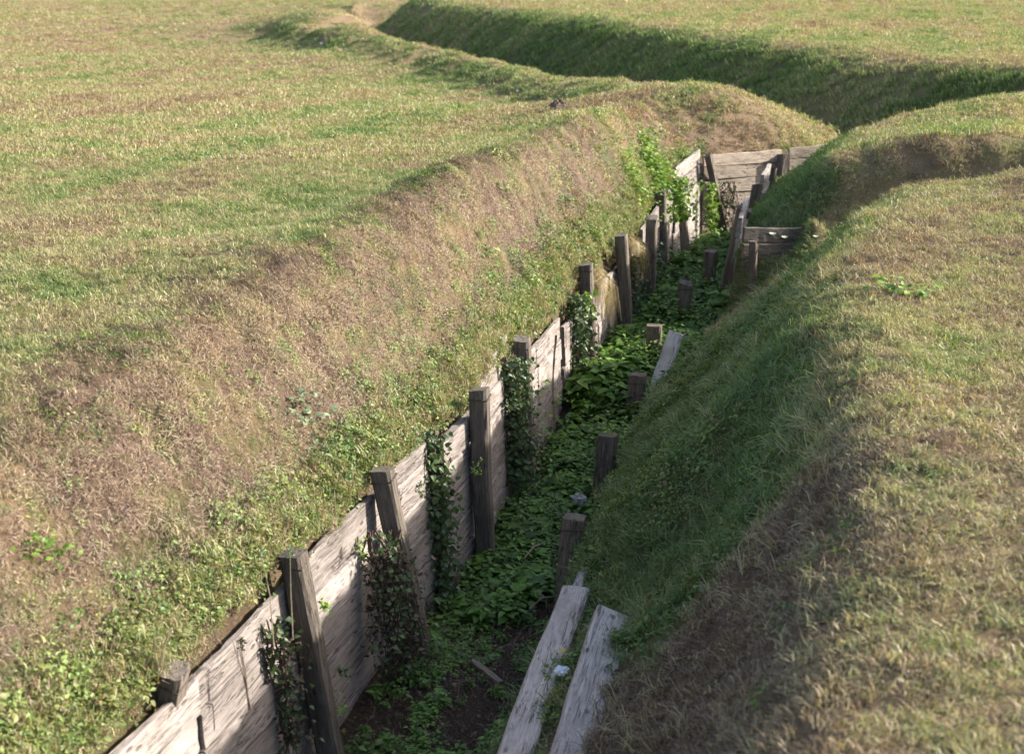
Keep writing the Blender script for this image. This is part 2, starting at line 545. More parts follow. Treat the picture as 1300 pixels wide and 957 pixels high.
D = np.hypot(PTS[:, None, 0] - PTS[None, :, 0], PTS[:, None, 1] - PTS[None, :, 1])
A = np.zeros((N + 3, N + 3))
A[:N, :N] = kern(D) - np.eye(N) * .012
A[:N, N] = 1; A[:N, N + 1:] = PTS[:, :2]; A[N, :N] = 1; A[N + 1:, :N] = PTS[:, :2].T
rhs = np.zeros(N + 3); rhs[:N] = PTS[:, 2]
wts = np.linalg.solve(A, rhs)


def base_z(x, y):
    out = np.empty(len(x))
    for s in range(0, len(x), 20000):
        e = s + 20000
        d2 = (x[s:e, None].astype(np.float32) - PTS[None, :, 0].astype(np.float32)) ** 2 + (y[s:e, None].astype(np.float32) - PTS[None, :, 1].astype(np.float32)) ** 2
        out[s:e] = (d2 ** np.float32(POW / 2)) @ wts[:N].astype(np.float32) + wts[N] + wts[N + 1] * x[s:e] + wts[N + 2] * y[s:e]
    return out


def axis(segs):
    out = []
    for a, b, s in segs:
        out.append(np.arange(a, b, s))
    return np.unique(np.round(np.concatenate(out), 4))


gx = axis([(-300, -60, 30), (-60, -20, 3), (-20, -8, .6), (-8, -3.2, .12), (-3.2, 4.6, .032), (4.6, 9, .10), (9, 20, .6), (20, 60, 3), (60, 301, 30)])
gy = axis([(-100, -10, 15), (-10, 1.5, .6), (1.5, 3, .08), (3, 14, .036), (14, 20, .055), (20, 34, .12), (34, 60, .3), (60, 100, 2), (100, 421, 20)])
GX, GY = np.meshgrid(gx, gy)
X, Y = GX.ravel(), GY.ravel()
Z = base_z(X, Y)
nearw = np.exp(-np.maximum(Y - 4, 0) / 60)


def floor_mask(X, Y):
    """0 outside the planked trench, 1 on its floor"""
    tl = np.clip((X - (Xw(Y) - .108)) / .05, 0, 1)
    tr = sst(0, 1, np.clip((Xr(Y) + .06 - X) / .12, 0, 1))
    te = np.clip((18.48 + (X - 2.5) * .63 - Y) / .1, 0, 1)
    return tl * tr * te


def turf_fields(X, Y, Z):
    """where each kind of cover grows"""
    tl = (Xw(Y) - .105 - X) / np.maximum(Xw(Y) - Xcl(Y), .3)
    inY = sst(20.2, 18.6, Y)
    bankL = sst(-.02, .02, tl) * sst(1.35, .75, tl + 1.0 * (fbm(X, Y, .7, 3, 5) - .5)) * inY
    tr = (X - Xr(Y)) / np.maximum(Xcr(Y) - Xr(Y), .3)
    bankR = sst(-.02, .04, tr) * sst(1.12, .86, tr) * sst(12.4, 11.2, Y)
    return tl, bankL, tr, bankR


# lumps and ruts
n_big = fbm(X, Y, 1.3, 4, 3) - .5
n_sm = fbm(X, Y, .22, 4, 21) - .5
tl, bankL, tr, bankR = turf_fields(X, Y, Z)
Z = Z + n_big * (.05 + .07 * bankL + .16 * bankR) + n_sm * (.022 + .075 * bankL + .05 * bankR) + (fbm(X, Y, .09, 2, 31) - .5) * (.008 + .03 * bankL)
nose = np.exp(-(((X - 3.3) / 1.3) ** 2 + ((Y - 19.3) / 1.0) ** 2))
# creases where soil has slumped down the left bank
Z = Z - .035 * bankL * sst(.58, .72, fbm(X * .35 + Y * .1, Y * 1.0, .16, 3, 40))
fm = floor_mask(X, Y)
zfl = -1.80 + (fbm(X, Y, .5, 4, 8) - .5) * .10 + .10 * np.exp(-(((X + .33) / .22) ** 2 + ((Y - 6.55) / .5) ** 2))
zfl = zfl + np.where(Y > 11, .05, 0)
Z = Z * (1 - fm) + zfl * fm
Zg = Z.reshape(GX.shape)


def sample(arr, x, y):
    fx = np.interp(x, gx, np.arange(len(gx))); fy = np.interp(y, gy, np.arange(len(gy)))
    ix = np.clip(fx.astype(int), 0, len(gx) - 2); iy = np.clip(fy.astype(int), 0, len(gy) - 2)
    fx -= ix; fy -= iy
    return (arr[iy, ix] * (1 - fx) + arr[iy, ix + 1] * fx) * (1 - fy) + (arr[iy + 1, ix] * (1 - fx) + arr[iy + 1, ix + 1] * fx) * fy


def hz(x, y): return float(sample(Zg, np.array([x]), np.array([y]))[0])


def ray_hit(u, v, up=0.0):
    """where the sight line through pixel (u, v) of the photograph meets the ground"""
    a, b = (u - CU) / F, (CV - v) / F
    d = np.array([a, cp + b * sp, -sp + b * cp])
    t = np.linspace(2.5, 75, 12000)
    P = d[None] * t[:, None]
    z = HC + P[:, 2]
    i = int(np.argmax(z < sample(Zg, P[:, 0], P[:, 1])))
    return Vector((P[i, 0], P[i, 1], float(sample(Zg, P[i:i + 1, 0], P[i:i + 1, 1])[0]) + up))


dzx = np.gradient(Zg, gx, axis=1); dzy = np.gradient(Zg, gy, axis=0)


def green_field(X, Y, Z, dx, dy):
    """dry (0) to green (1) of the turf, from where it grows and patchy noise"""
    tl, bankL, tr, bankR = turf_fields(X, Y, Z)
    XS = X - 1.5 * Z
    p1 = fbm(XS * .8, Y * .55, 1.5, 4, 50); p2 = fbm(XS, Y, .33, 3, 60); p3 = fbm(XS * .45, Y * .9, 5.0, 3, 70)
    p4 = fbm(XS, Y, .16, 3, 75)
    g = .46 + .75 * (p1 - .5) + .75 * (p2 - .5) + .4 * (p3 - .5) + .5 * (p4 - .5)
    g = g + .13 * np.sin((Xcl(np.minimum(Y, 17)) - X + .25 * Y * (Y > 17)) * 3.3 + 3.0 * fbm(X, Y, 3.0, 2, 77)) * (1 - bankR)
    # green strip in the hollow behind the left berm
    strip = np.exp(-((tl - 2.0) / .55) ** 2) * sst(20, 16, Y) * sst(5.0, 6.5, Y)
    g = g + .05 * strip
    # left bank: dry and brown, greener low down by the boards
    gl = .44 - .20 * sst(11, 14, Y) + .12 * sst(.5, 1.1, tl) + 1.5 * (p1 - .5) + 1.3 * (p2 - .5) + .6 * (p4 - .5) + .35 * sst(.6, .05, tl)
    g = g * (1 - bankL) + gl * bankL
    # right bank: lush, but worn and brown at its near end
    gr = .84 + .5 * (p1 - .5) + .35 * (p2 - .5)
    worn = sst(6.1, 5.3, Y + .55 * (tr - .5)) * sst(.12, .32, tr)
    gr = gr * (1 - worn) + worn * (.16 + .6 * (p2 - .5))
    g = g * (1 - bankR) + gr * bankR
    # flat top of A: drier towards the camera
    onA = sst(.9, 1.1, tr) * sst(12.6, 12, Y)
    g = g - .10 * onA - .16 * onA * sst(6.5, 4.5, Y)
    # far slopes facing left: green, their shade deepened in the colour; spur B green too
    sh = sst(.22, .55, dx) * sst(12.4, 13.2, Y) * np.where(Y < 18, sst(.0, -.25, Z), 1)
    sh = np.maximum(sh, .75 * sst(.02, .16, dx) * sst(20, 23, Y) * sst(3.5, 2.0, X))
    g = g * (1 - sh) + sh * (.80 + .7 * (p1 - .5) + .4 * (p2 - .5))
    # brown nose of the mound
    br = np.exp(-(((X - 2.2) / 1.3) ** 2 + ((Y - 18.4) / 2.0) ** 2)) * sst(-.9, -.45, Z)
    g = g - .12 * br
    q_ = U(425, 14, -.3)
    g = g - .35 * np.exp(-(((X - q_[0]) / 2.2) ** 2 + ((Y - q_[1]) / 9.0) ** 2))
    # brown face of the spur above the side bay
    fb = sst(13.2, 13.4, Y) * sst(14.15, 13.95, Y) * sst(3.0, 3.5, X)
    g = g * (1 - fb) + fb * (.40 + .9 * (p2 - .5))
    return np.clip(g, 0, 1), bankL, bankR, tl, tr, worn * bankR


G0, bL, bR, TL, TR, WORN = green_field(X, Y, Z, dzx.ravel(), dzy.ravel())
soil = np.clip(bL * sst(.45, .62, fbm(X - .95 * Z, Y, .5, 4, 80)) * .9 + WORN * .7 + .25 * bL + .12, 0, 1)
soil = np.clip(soil + fm, 0, 1)
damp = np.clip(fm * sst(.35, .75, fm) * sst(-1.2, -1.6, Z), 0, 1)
nx_, ny_ = len(gx), len(gy)
idx = np.arange(nx_ * ny_).reshape(ny_, nx_)
faces = np.stack([idx[:-1, :-1], idx[:-1, 1:], idx[1:, 1:], idx[1:, :-1]], -1).reshape(-1, 4)
me = bpy.data.meshes.new('ground')
me.vertices.add(len(X)); me.vertices.foreach_set('co', np.stack([X, Y, Z], -1).astype(np.float32).ravel())
me.loops.add(faces.size); me.loops.foreach_set('vertex_index', faces.ravel().astype(np.int32))
me.polygons.add(len(faces)); me.polygons.foreach_set('loop_start', (np.arange(len(faces)) * 4).astype(np.int32))
me.polygons.foreach_set('use_smooth', np.ones(len(faces), bool))
me.update(calc_edges=True)
for nm, arr in (('green', G0), ('soil', soil), ('damp', damp)):
    a = me.attributes.new(nm, 'FLOAT', 'POINT'); a.data.foreach_set('value', arr.astype(np.float32))
me.materials.append(ground_material())
ground = bpy.data.objects.new('ground', me); COL.objects.link(ground)
tag(ground, 'dry grassy field cut by a winding open trench with sloping banks', 'ground', kind='structure')
print('ground verts', len(X))


# ------------------------------------------------------------------ plant pieces
class Leaves:
    """collects small folded leaves / blades into one mesh with a per-face value b"""

    def __init__(self):
        self.v, self.f, self.b = [], [], []

    def blade(self, p, d, h, wdt, bend, b):
        """p base, d (unit horizontal lean direction), h height"""
        s = Vector((-d.y, d.x, 0)) * wdt * .5
        n = len(self.v)
        m = p + d * (h * bend * .38) + Vector((0, 0, h * .58))
        t = p + d * (h * bend) + Vector((0, 0, h * (1 - .35 * bend)))
        self.v += [p - s, p + s, m + s * .8, m - s * .8, t]
        self.f += [(n, n + 1, n + 2, n + 3), (n + 3, n + 2, n + 4)]
        self.b += [b, b]

    def leaf(self, p, d, nrm, L, W, b, fold=.25, shape='ovate'):
        d = d.normalized()
        s = d.cross(nrm)
        if s.length < 1e-4: s = d.orthogonal()
        s.normalize()
        nrm = s.cross(d)
        n = len(self.v)
        if shape == 'ovate':
            pr = ((0, .06), (.3, .5), (.65, .42), (1, .02))
        elif shape == 'heart':
            pr = ((-.06, .30), (.18, .52), (.55, .36), (1, .02))
        else:
            pr = ((0, .15), (.33, .5), (.7, .3), (1, .02))
        for t, wq in pr:
            c = p + d * (L * t) - nrm * (L * .16 * t * t)
            q = s * (W * wq); up = nrm * (W * wq * fold)
            self.v += [c - q + up, c, c + q + up]
        for i in range(3):
            a = n + i * 3
            self.f += [(a, a + 1, a + 4, a + 3), (a + 1, a + 2, a + 5, a + 4)]
            self.b += [b, b]

    def build(self, name, mat, parent=None, loc=None, link=True):
        o = mesh_obj(name, self.v, self.f, mat, parent, False, loc, link)
        face_attr(o.data, 'b', self.b)
        return o


def rv(): return random.random()
def ru(a, b): return random.uniform(a, b)


def rdir():
    a = ru(0, 2 * math.pi)
    return Vector((math.cos(a), math.sin(a), 0))


def proto_col(name, objs):
    c = bpy.data.collections.new(name)
    for o in objs: c.objects.link(o)
    return c


def tuft(nb, rad, h, wdt, bend, mat=GRASS, hv=.5):
    L = Leaves()
    for _ in range(nb):
        q = rdir() * (rad * math.sqrt(rv()))
        L.blade(q, rdir(), h * ru(1 - hv, 1 + hv), wdt * ru(.7, 1.3), min(1.6, max(0, random.gauss(bend, .3))), rv())
    return L.build('grass_tuft', mat, link=False)


TURF = proto_col('turf_tufts', [tuft(34, .06, .034, .0036, .8) for _ in range(7)])
LONG = proto_col('long_tufts', [tuft(26, .05, .095, .0042, .95, hv=.6) for _ in range(6)])
FARG = proto_col('far_tufts', [tuft(30, .085, .040, .0075, .75) for _ in range(6)])


def flat_stalks(nb, rad):
    L = Leaves()
    for _ in range(nb):
        q = rdir() * (rad * math.sqrt(rv())) + Vector((0, 0, ru(.002, .014)))
        d = rdir(); l = ru(.014, .045); wd = ru(.0013, .0028)
        s = Vector((-d.y, d.x, 0)) * wd * .5
        n = len(L.v)
        e = q + d * l + Vector((0, 0, ru(-.006, .022)))
        m = (q + e) * .5 + Vector((0, 0, ru(0, .012)))
        L.v += [q - s, q + s, m + s, m - s, e + s * .5, e - s * .5]
        L.f += [(n, n + 1, n + 2, n + 3), (n + 3, n + 2, n + 4, n + 5)]
        b = rv(); L.b += [b, b]
    return L.build('dry_stalks', THATCH, link=False)


STALK = proto_col('stalk_mats', [flat_stalks(40, .065) for _ in range(5)])


def weed(nl, rad, lmin, lmax, hmax, shape='ovate', mat=WEED, up=.6):
    L = Leaves()
    for _ in range(nl):
        q = rdir() * (rad * math.sqrt(rv())); q.z = ru(.01, hmax)
        d = rdir(); d.z = ru(-.4, up)
        ln = ru(lmin, lmax)
        nr = Vector((ru(-.5, .5), ru(-.5, .5), 1))
        L.leaf(q, d, nr, ln, ln * ru(.5, .75), rv(), .3, shape)
    return L.build('weed_leaves', mat, link=False)


WEEDS = proto_col('weed_clumps', [weed(38, .06, .007, .017, .032) for _ in range(6)] + [weed(26, .06, .012, .026, .05) for _ in range(3)])


def nettle(sz=1.0):
    L = Leaves()
    for s in range(4):
        base = rdir() * ru(0, .05)
        lean = rdir() * ru(.02, .10)
        h = ru(.07, .15)
        a0 = ru(0, 6.28)
        for lv in range(5):
            t = (lv + 1) / 5
            c = base + lean * t + Vector((0, 0, h * t))
            for j in range(2):
                a = a0 + lv * 1.57 + j * math.pi
                d = Vector((math.cos(a), math.sin(a), ru(-.35, .1)))
                ln = sz * ru(.035, .075) * (1.15 - .5 * abs(t - .7))
                L.leaf(c + d * .012, d, Vector((ru(-.2, .2), ru(-.2, .2), 1)), ln, ln * ru(.6, .8), rv(), .18, 'heart')
    return L.build('nettle_shoots', NETTLE, link=False)


NETTLE = blade_material('nettle_leaves', [(0.0, (.07, .11, .025)), (0.4, (.09, .175, .03)), (0.75, (.12, .23, .035)), (1.0, (.19, .30, .055))], .25, .7)
NETTLES = proto_col('nettle_clumps', [nettle(q) for q in (.45, .5, .6, .7, .8, .9, 1.1)])


def gn_group():
    ng = bpy.data.node_groups.new('scatter', 'GeometryNodeTree')
    ng.interface.new_socket('Geometry', in_out='INPUT', socket_type='NodeSocketGeometry')
    ng.interface.new_socket('Geometry', in_out='OUTPUT', socket_type='NodeSocketGeometry')
    return ng


def scatter(name, P, rot, scl, g, col, label, cat):
    me = bpy.data.meshes.new(name)
    n = len(P)
    me.vertices.add(n); me.vertices.foreach_set('co', P.astype(np.float32).ravel())
    a = me.attributes.new('rot', 'FLOAT_VECTOR', 'POINT'); a.data.foreach_set('vector', rot.astype(np.float32).ravel())
    a = me.attributes.new('scl', 'FLOAT_VECTOR', 'POINT'); a.data.foreach_set('vector', scl.astype(np.float32).ravel())
    a = me.attributes.new('g', 'FLOAT', 'POINT'); a.data.foreach_set('value', g.astype(np.float32))
    a = me.attributes.new('pk', 'INT', 'POINT'); a.data.foreach_set('value', rng.integers(0, len(col.objects), n).astype(np.int32))
    o = bpy.data.objects.new(name, me); COL.objects.link(o)
    ng = gn_group(); N_ = ng.nodes
    gi, go = N_.new('NodeGroupInput'), N_.new('NodeGroupOutput')
    ci = N_.new('GeometryNodeCollectionInfo'); ci.inputs['Collection'].default_value = col
    ci.inputs['Separate Children'].default_value = True; ci.inputs['Reset Children'].default_value = True
    ip = N_.new('GeometryNodeInstanceOnPoints'); ip.inputs['Pick Instance'].default_value = True
    e2r = N_.new('FunctionNodeEulerToRotation')

    def na(nm, t):
        q = N_.new('GeometryNodeInputNamedAttribute'); q.data_type = t; q.inputs['Name'].default_value = nm
        return q.outputs['Attribute']
    lk = ng.links.new
    lk(gi.outputs[0], ip.inputs['Points']); lk(ci.outputs[0], ip.inputs['Instance'])
    lk(na('pk', 'INT'), ip.inputs['Instance Index']); lk(na('rot', 'FLOAT_VECTOR'), e2r.inputs[0]); lk(e2r.outputs[0], ip.inputs['Rotation'])
    lk(na('scl', 'FLOAT_VECTOR'), ip.inputs['Scale']); lk(ip.outputs[0], go.inputs[0])
    md = o.modifiers.new('scatter', 'NODES'); md.node_group = ng
    print(name, n)
    return tag(o, label, cat, kind='stuff')


def cand(y0, y1, dens, margin=1.6, q=.375):
    """random ground points over what the camera and a step to its side can see"""
    w1 = q * y1 + margin
    n = int((y1 - y0) * 2 * w1 * dens)
    x = rng.uniform(-w1, w1, n); y = rng.uniform(y0, y1, n)
    k = np.abs(x) < q * y + margin
    return x[k], y[k]


def ground_at(x, y):
    z = sample(Zg, x, y); dx = sample(dzx, x, y); dy = sample(dzy, x, y)
    return z, dx, dy


def orient(dx, dy, amount=.6, tilt=.25):
    """euler of a tuft that leans part-way to the slope's normal, after a random spin"""
    n = len(dx)
    rx = np.arctan(dy) * amount + rng.normal(0, tilt, n)
    ry = -np.arctan(dx) * amount + rng.normal(0, tilt, n)
    out = np.empty((n, 3)); rz = rng.uniform(0, 6.283, n)
    sx, cx, sy, cy, sz, cz = np.sin(rx), np.cos(rx), np.sin(ry), np.cos(ry), np.sin(rz), np.cos(rz)
    # matrix = Ry*Rx * Rz  -> back to XYZ euler
    m00 = cy * cz + sy * sx * sz; m10 = cx * sz; m20 = -sy * cz + cy * sx * sz
    m21 = sy * sz + cy * sx * cz; m22 = cy * cx
    out[:, 0] = np.arctan2(m21, m22); out[:, 1] = -np.arcsin(np.clip(m20, -1, 1)); out[:, 2] = np.arctan2(m10, m00)
    return out


def green_at(x, y, z, dx, dy): return green_field(x, y, z, dx, dy)


# --- short turf, near
parts = []
for (y0, y1, dens, sc_) in ((1.6, 5, 820, .85), (5, 9, 740, .88), (9, 14, 480, 1.02)):
    x, y = cand(y0, y1, dens)
    z, dx, dy = ground_at(x, y)
    g, bl, br, tl, tr, wn = green_at(x, y, z, dx, dy)
    f = floor_mask(x, y)
    patch = fbm(x - .95 * z, y, .30, 3, 90)
    pr = (1 - sst(.0, .03, f)) * (1 - bl * (.45 - .4 * sst(.42, .58, patch))) * (1 - .72 * wn) * (1 - .35 * br * (1 - wn))
    pr *= (.55 + .45 * sst(.3, .5, patch))
    pr *= np.where(np.hypot(dx, dy) > 7, 0, 1)
    k = rng.random(len(x)) < pr
    x, y, z, dx, dy, g, bl = [q[k] for q in (x, y, z, dx, dy, g, bl)]
    s = sc_ * rng.uniform(.65, 1.3, len(x)) * (1 - .2 * bl)
    hs = s * (1 - .4 * wn[k]) * (.40 + .85 * fbm(x, y, .40, 3, 95)) * (1 - .3 * bl)
    parts.append((np.stack([x, y, z - .004], -1), orient(dx, dy), np.stack([s, s, hs], -1), np.clip(g + rng.normal(0, .12, len(x)), 0, 1)))
y = rng.uniform(2.5, 17.5, 4200)
x = Xw(y) - .085 - np.abs(rng.normal(0, .06, len(y)))
z = np.maximum(sample(Zg, x - .05, y), zwt(y) - .03)
s = rng.uniform(.7, 1.3, len(x))
parts.append((np.stack([x, y, z], -1), orient(x * 0 - .5, x * 0), np.stack([s, s, s], -1), np.clip(rng.normal(.42, .22, len(x)), 0, 1)))
cat_ = [np.concatenate(q) for q in zip(*parts)]
scatter('grass', *cat_, TURF, 'short dry mown turf on the level ground and banks in front', 'grass')

# --- turf, far
parts = []
for (y0, y1, dens, sc_) in ((14, 20, 190, .95), (20, 32, 95, 1.15), (32, 52, 42, 1.5), (52, 95, 11, 2.3)):
    x, y = cand(y0, y1, dens, 3.0, .52)
    z, dx, dy = ground_at(x, y)
    g, bl, br, tl, tr, wn = green_at(x, y, z, dx, dy)
    f = floor_mask(x, y)
    pr = (1 - sst(.0, .03, f)) * (.6 + .4 * sst(.3, .5, fbm(x, y, .6, 3, 90))) * np.where(np.hypot(dx, dy) > 7, 0, 1)
    pr *= 1 - .4 * bl
    k = rng.random(len(x)) < pr
    x, y, z, dx, dy, g = [q[k] for q in (x, y, z, dx, dy, g)]
    s = sc_ * rng.uniform(.7, 1.3, len(x))
    tall = 1 + 1.1 * sst(.25, .6, np.abs(dx)) * (dx > 0)
    hs = s * (.7 + .7 * fbm(x, y, .7, 2, 95)) * tall / sc_ ** .6
    parts.append((np.stack([x, y, z - .004], -1), orient(dx, dy), np.stack([s, s, hs], -1), np.clip(g + rng.normal(0, .10, len(x)), 0, 1)))
cat_ = [np.concatenate(q) for q in zip(*parts)]
scatter('grass', *cat_, FARG, 'pale mown grass of the far field beyond the bend of the trench', 'grass')

# --- long grass on the right bank, spur B, edges
parts = []
x, y = cand(3, 14.5, 520)
z, dx, dy = ground_at(x, y)
g, bl, br, tl, tr, wn = green_at(x, y, z, dx, dy)
f = floor_mask(x, y)
pr = br * np.where(np.hypot((x - 1.28) * 1.0, (y - 11.75) * .45) < .2, .1, 1) * (1 - .85 * wn) * (1 - sst(0, .03, f)) * (.25 + .75 * sst(.35, .5, fbm(x, y, .35, 3, 120)))
pr = np.maximum(pr, .5 * sst(.6, .9, g) * sst(13.3, 12.5, y) * sst(12, 12.6, y))
pr = pr + .045 * (1 - bl) * (1 - br) * sst(.45, .6, fbm(x, y, .5, 3, 125))
lip_ = np.exp(-((tr - .97) / .09) ** 2) * sst(12.4, 11.8, y) * sst(3.5, 5, y)
pr = np.maximum(pr, .42 * lip_ * sst(.36, .52, fbm(x, y, .3, 3, 129)))
g = g * (1 - .8 * lip_) + .8 * lip_ * .36
k = rng.random(len(x)) < pr
x, y, z, dx, dy, g, br = [q[k] for q in (x, y, z, dx, dy, g, br)]
s = rng.uniform(.6, 1.25, len(x)) * (.62 + .38 * br) * (.38 + .80 * fbm(x - .95 * z, y, .4, 3, 127))
parts.append((np.stack([x, y, z - .006], -1), orient(dx, dy, .5, .3), np.stack([s, s, s * rng.uniform(.6, 1.2, len(x))], -1), np.clip(g + .5 * (fbm(x - .95 * z, y, .35, 3, 128) - .5) + rng.normal(0, .13, len(x)), 0, 1)))
x, y = cand(12.6, 19.2, 260, .5)
z, dx, dy = ground_at(x, y)
g, bl, br, tl, tr, wn = green_at(x, y, z, dx, dy)
pr = (X[0] * 0 + sst(.2, .6, dx)) * (x > Xr(y) + .05) * (x < 6) * .9 * np.where(np.hypot(dx, dy) > 7, 0, 1)
k = rng.random(len(x)) < pr
x, y, z, dx, dy, g = [q[k] for q in (x, y, z, dx, dy, g)]
s = rng.uniform(.6, 1.1, len(x))
parts.append((np.stack([x, y, z - .006], -1), orient(dx, dy, .5, .3), np.stack([s, s, s * .9], -1), np.clip(g + rng.normal(0, .13, len(x)), 0, 1)))
cat_ = [np.concatenate(q) for q in zip(*parts)]
scatter('long_grass', *cat_, LONG, 'long lush green grass on the shaded right bank of the trench', 'grass')

# --- dry stalk mats on the left bank and on worn ground
x, y = cand(1.6, 15, 380)
z, dx, dy = ground_at(x, y)
g, bl, br, tl, tr, wn = green_at(x, y, z, dx, dy)
f = floor_mask(x, y)
pr = (np.clip(bl + wn, 0, 1) * (.5 + .45 * sst(.38, .6, fbm(x - .95 * z, y, .4, 3, 131))) + .22 * sst(.5, .2, g)) * (1 - sst(0, .03, f)) * (1 - br * (1 - wn)) * np.where(np.hypot(dx, dy) > 7, 0, 1)
k = rng.random(len(x)) < pr
x, y, z, dx, dy = [q[k] for q in (x, y, z, dx, dy)]
s = rng.uniform(.7, 1.3, len(x))
scatter('dry_stalk_litter', np.stack([x, y, z - .001], -1), orient(dx, dy, 1.0, .15), np.stack([s] * 3, -1),
        np.clip(.25 + .6 * fbm(x, y, .5, 3, 130) + rng.normal(0, .1, len(x)), 0, 1), STALK, 'brown dead stalks matted over the sunlit left bank', 'dead grass')

# --- crumbs of soil and small stones on bare ground
def crumb(r):
    V, Fc = [], []
    n = 5
    for i in range(4):
        th = math.pi * (i + .5) / 4
        for j in range(n):
            a = 2 * math.pi * j / n + i * .5
            q = r * ru(.6, 1.15)
            V.append((q * math.sin(th) * math.cos(a), q * math.sin(th) * math.sin(a), q * .7 * math.cos(th)))
    for i in range(3):
        for j in range(n):
            Fc.append((i * n + j, i * n + (j + 1) % n, (i + 1) * n + (j + 1) % n, (i + 1) * n + j))
    Fc.append(tuple(range(n - 1, -1, -1))); Fc.append(tuple(3 * n + j for j in range(n)))
    o = mesh_obj('soil_crumb', V, Fc, M_CRUMB, link=False)
    return o


M_CRUMB = simple_material('soil_crumbs', (.10, .066, .046), (.27, .19, .14), 40, .97)
x, y = cand(2.2, 14, 420, .6)
z, dx, dy = ground_at(x, y)
g, bl, br, tl, tr, wn = green_at(x, y, z, dx, dy)
f = floor_mask(x, y)
pr = (bl * (.06 + .75 * sst(.5, .64, fbm(x - .95 * z, y, .5, 4, 80))) + .12 * wn) * np.where(np.hypot(dx, dy) > 7, 0, 1) + .25 * sst(.5, 1, f) * (z < -1.6)
k = rng.random(len(x)) < pr
x, y, z = x[k], y[k], z[k]
s = rng.uniform(.35, 1.0, len(x)) ** 2 * 1.5 + .25
scatter('soil_crumbs', np.stack([x, y, z], -1), rng.uniform(0, 6.28, (len(x), 3)), np.stack([s] * 3, -1), x * 0, proto_col('crumbs', [crumb(.011) for _ in range(5)]),
        'loose crumbs of brown soil on the bare patches of the banks', 'soil')

# --- broad-leaved weeds
x, y = cand(2.2, 20, 420)
z, dx, dy = ground_at(x, y)
g, bl, br, tl, tr, wn = green_at(x, y, z, dx, dy)
f = floor_mask(x, y)
pat = fbm(x - 1.7 * z, y, .42, 4, 140)
low = np.where(y > 12.8, sst(.42, .0, tl), sst(.75, .0, tl))
pr = .3 * bl * sst(.16, .05, tl) + .70 * bl * np.clip(sst(.49 - .11 * low, .61 - .11 * low, pat) * (.62 - .30 * sst(11, 14, y) + (.38 + .30 * sst(11, 14, y)) * low), 0, 1) * 1.0
pr += .95 * br * (1 - wn) * sst(.40, .52, pat) * (1.1 - .6 * np.clip(tr, 0, 1))
pr *= 1 - .5 * bl * sst(5.9, 5.2, y)
pr += .05 * (1 - bl) * (1 - br) * sst(.6, .72, pat) * (y < 16)
pr *= (1 - sst(.0, .05, f)) * np.where(np.hypot(dx, dy) > 8, 0, 1)
k = rng.random(len(x)) < pr
x, y, z, dx, dy, bl, br, tl = [q[k] for q in (x, y, z, dx, dy, bl, br, tl)]
s = rng.uniform(.6, 1.25, len(x)) * (.80 + .55 * sst(.4, 0, tl) * bl + .4 * sst(8, 13, y) + .45 * br)
ny = rng.uniform(2.5, 18.2, 3600)
nxx = Xw(ny) - .10 - np.abs(rng.normal(0, .07, len(ny)))
kk = rng.random(len(ny)) < sst(.44, .58, fbm(nxx, ny, .55, 3, 145)) * .55 + .45
nxx, ny = nxx[kk], ny[kk]
nz = np.maximum(sample(Zg, nxx - .04, ny), zwt(ny) - .02)
x = np.concatenate([x, nxx]); y = np.concatenate([y, ny]); z = np.concatenate([z, nz])
dx = np.concatenate([dx, nxx * 0 - .6]); dy = np.concatenate([dy, nxx * 0])
bl = np.concatenate([bl, nxx * 0 + 1]); br = np.concatenate([br, nxx * 0]); tl = np.concatenate([tl, nxx * 0 + .08])
s = np.concatenate([s, rng.uniform(.7, 1.4, len(nxx))])
gw = .57 + .7 * (fbm(x, y, .5, 3, 150) - .5) + rng.normal(0, .17, len(x)) + .12 * br - .12 * bl * sst(.3, .8, tl)
scatter('weeds', np.stack([x, y, z - .004], -1), orient(dx, dy, .7, .3), np.stack([s] * 3, -1), np.clip(gw, 0, 1), WEEDS,
        'low broad leaved weeds spread over the banks above the boards', 'weeds')

# --- nettles on the trench floor
yy = rng.uniform(3.0, 18.2, 12000)
tt = rng.random(len(yy))
xx = Xw(yy) + .10 + tt * (Xr(yy) - Xw(yy) - .1)
pat = fbm(xx, yy, .4, 3, 160)
cov = np.where(yy < 7.35, 2.2 * (tt < .62) * sst(.36, .50, pat) + .35, np.where(yy < 10.6, sst(.78, .5, tt) * 1.0 + .06, .85))
cov = cov * np.where((yy > 6.0) & (yy < 7.1) & (tt < .75), .25, 1)
cov = cov * np.where(yy < 12, .44, .34) * (.35 + .9 * sst(.38, .55, fbm(xx, yy, .22, 2, 167)))
cov = np.where(np.hypot(xx - 1.28, (yy - 11.6) * .5) < .22, .03, cov)
k = rng.random(len(yy)) < cov * 1.15
xx, yy, tt = xx[k], yy[k], tt[k]
zz = sample(Zg, xx, yy)
zz = np.minimum(zz, -1.6)
s = rng.uniform(.5, 1.15, len(xx)) * (.6 + .8 * fbm(xx, yy, .35, 2, 168)) * np.where(yy < 7.35, .6, 1) * np.where(yy > 11.2, 1.75, 1)
rot = np.stack([rng.normal(0, .12, len(xx)), rng.normal(0, .12, len(xx)), rng.uniform(0, 6.28, len(xx))], -1)
scatter('nettles', np.stack([xx, yy, zz - .01], -1), rot, np.stack([s] * 3, -1), np.clip(.5 + 1.3 * (fbm(xx, yy, .3, 3, 166) - .5) + rng.normal(0, .15, len(xx)), 0, 1), NETTLES,
        'green nettles crowding the floor of the trench', 'nettles')


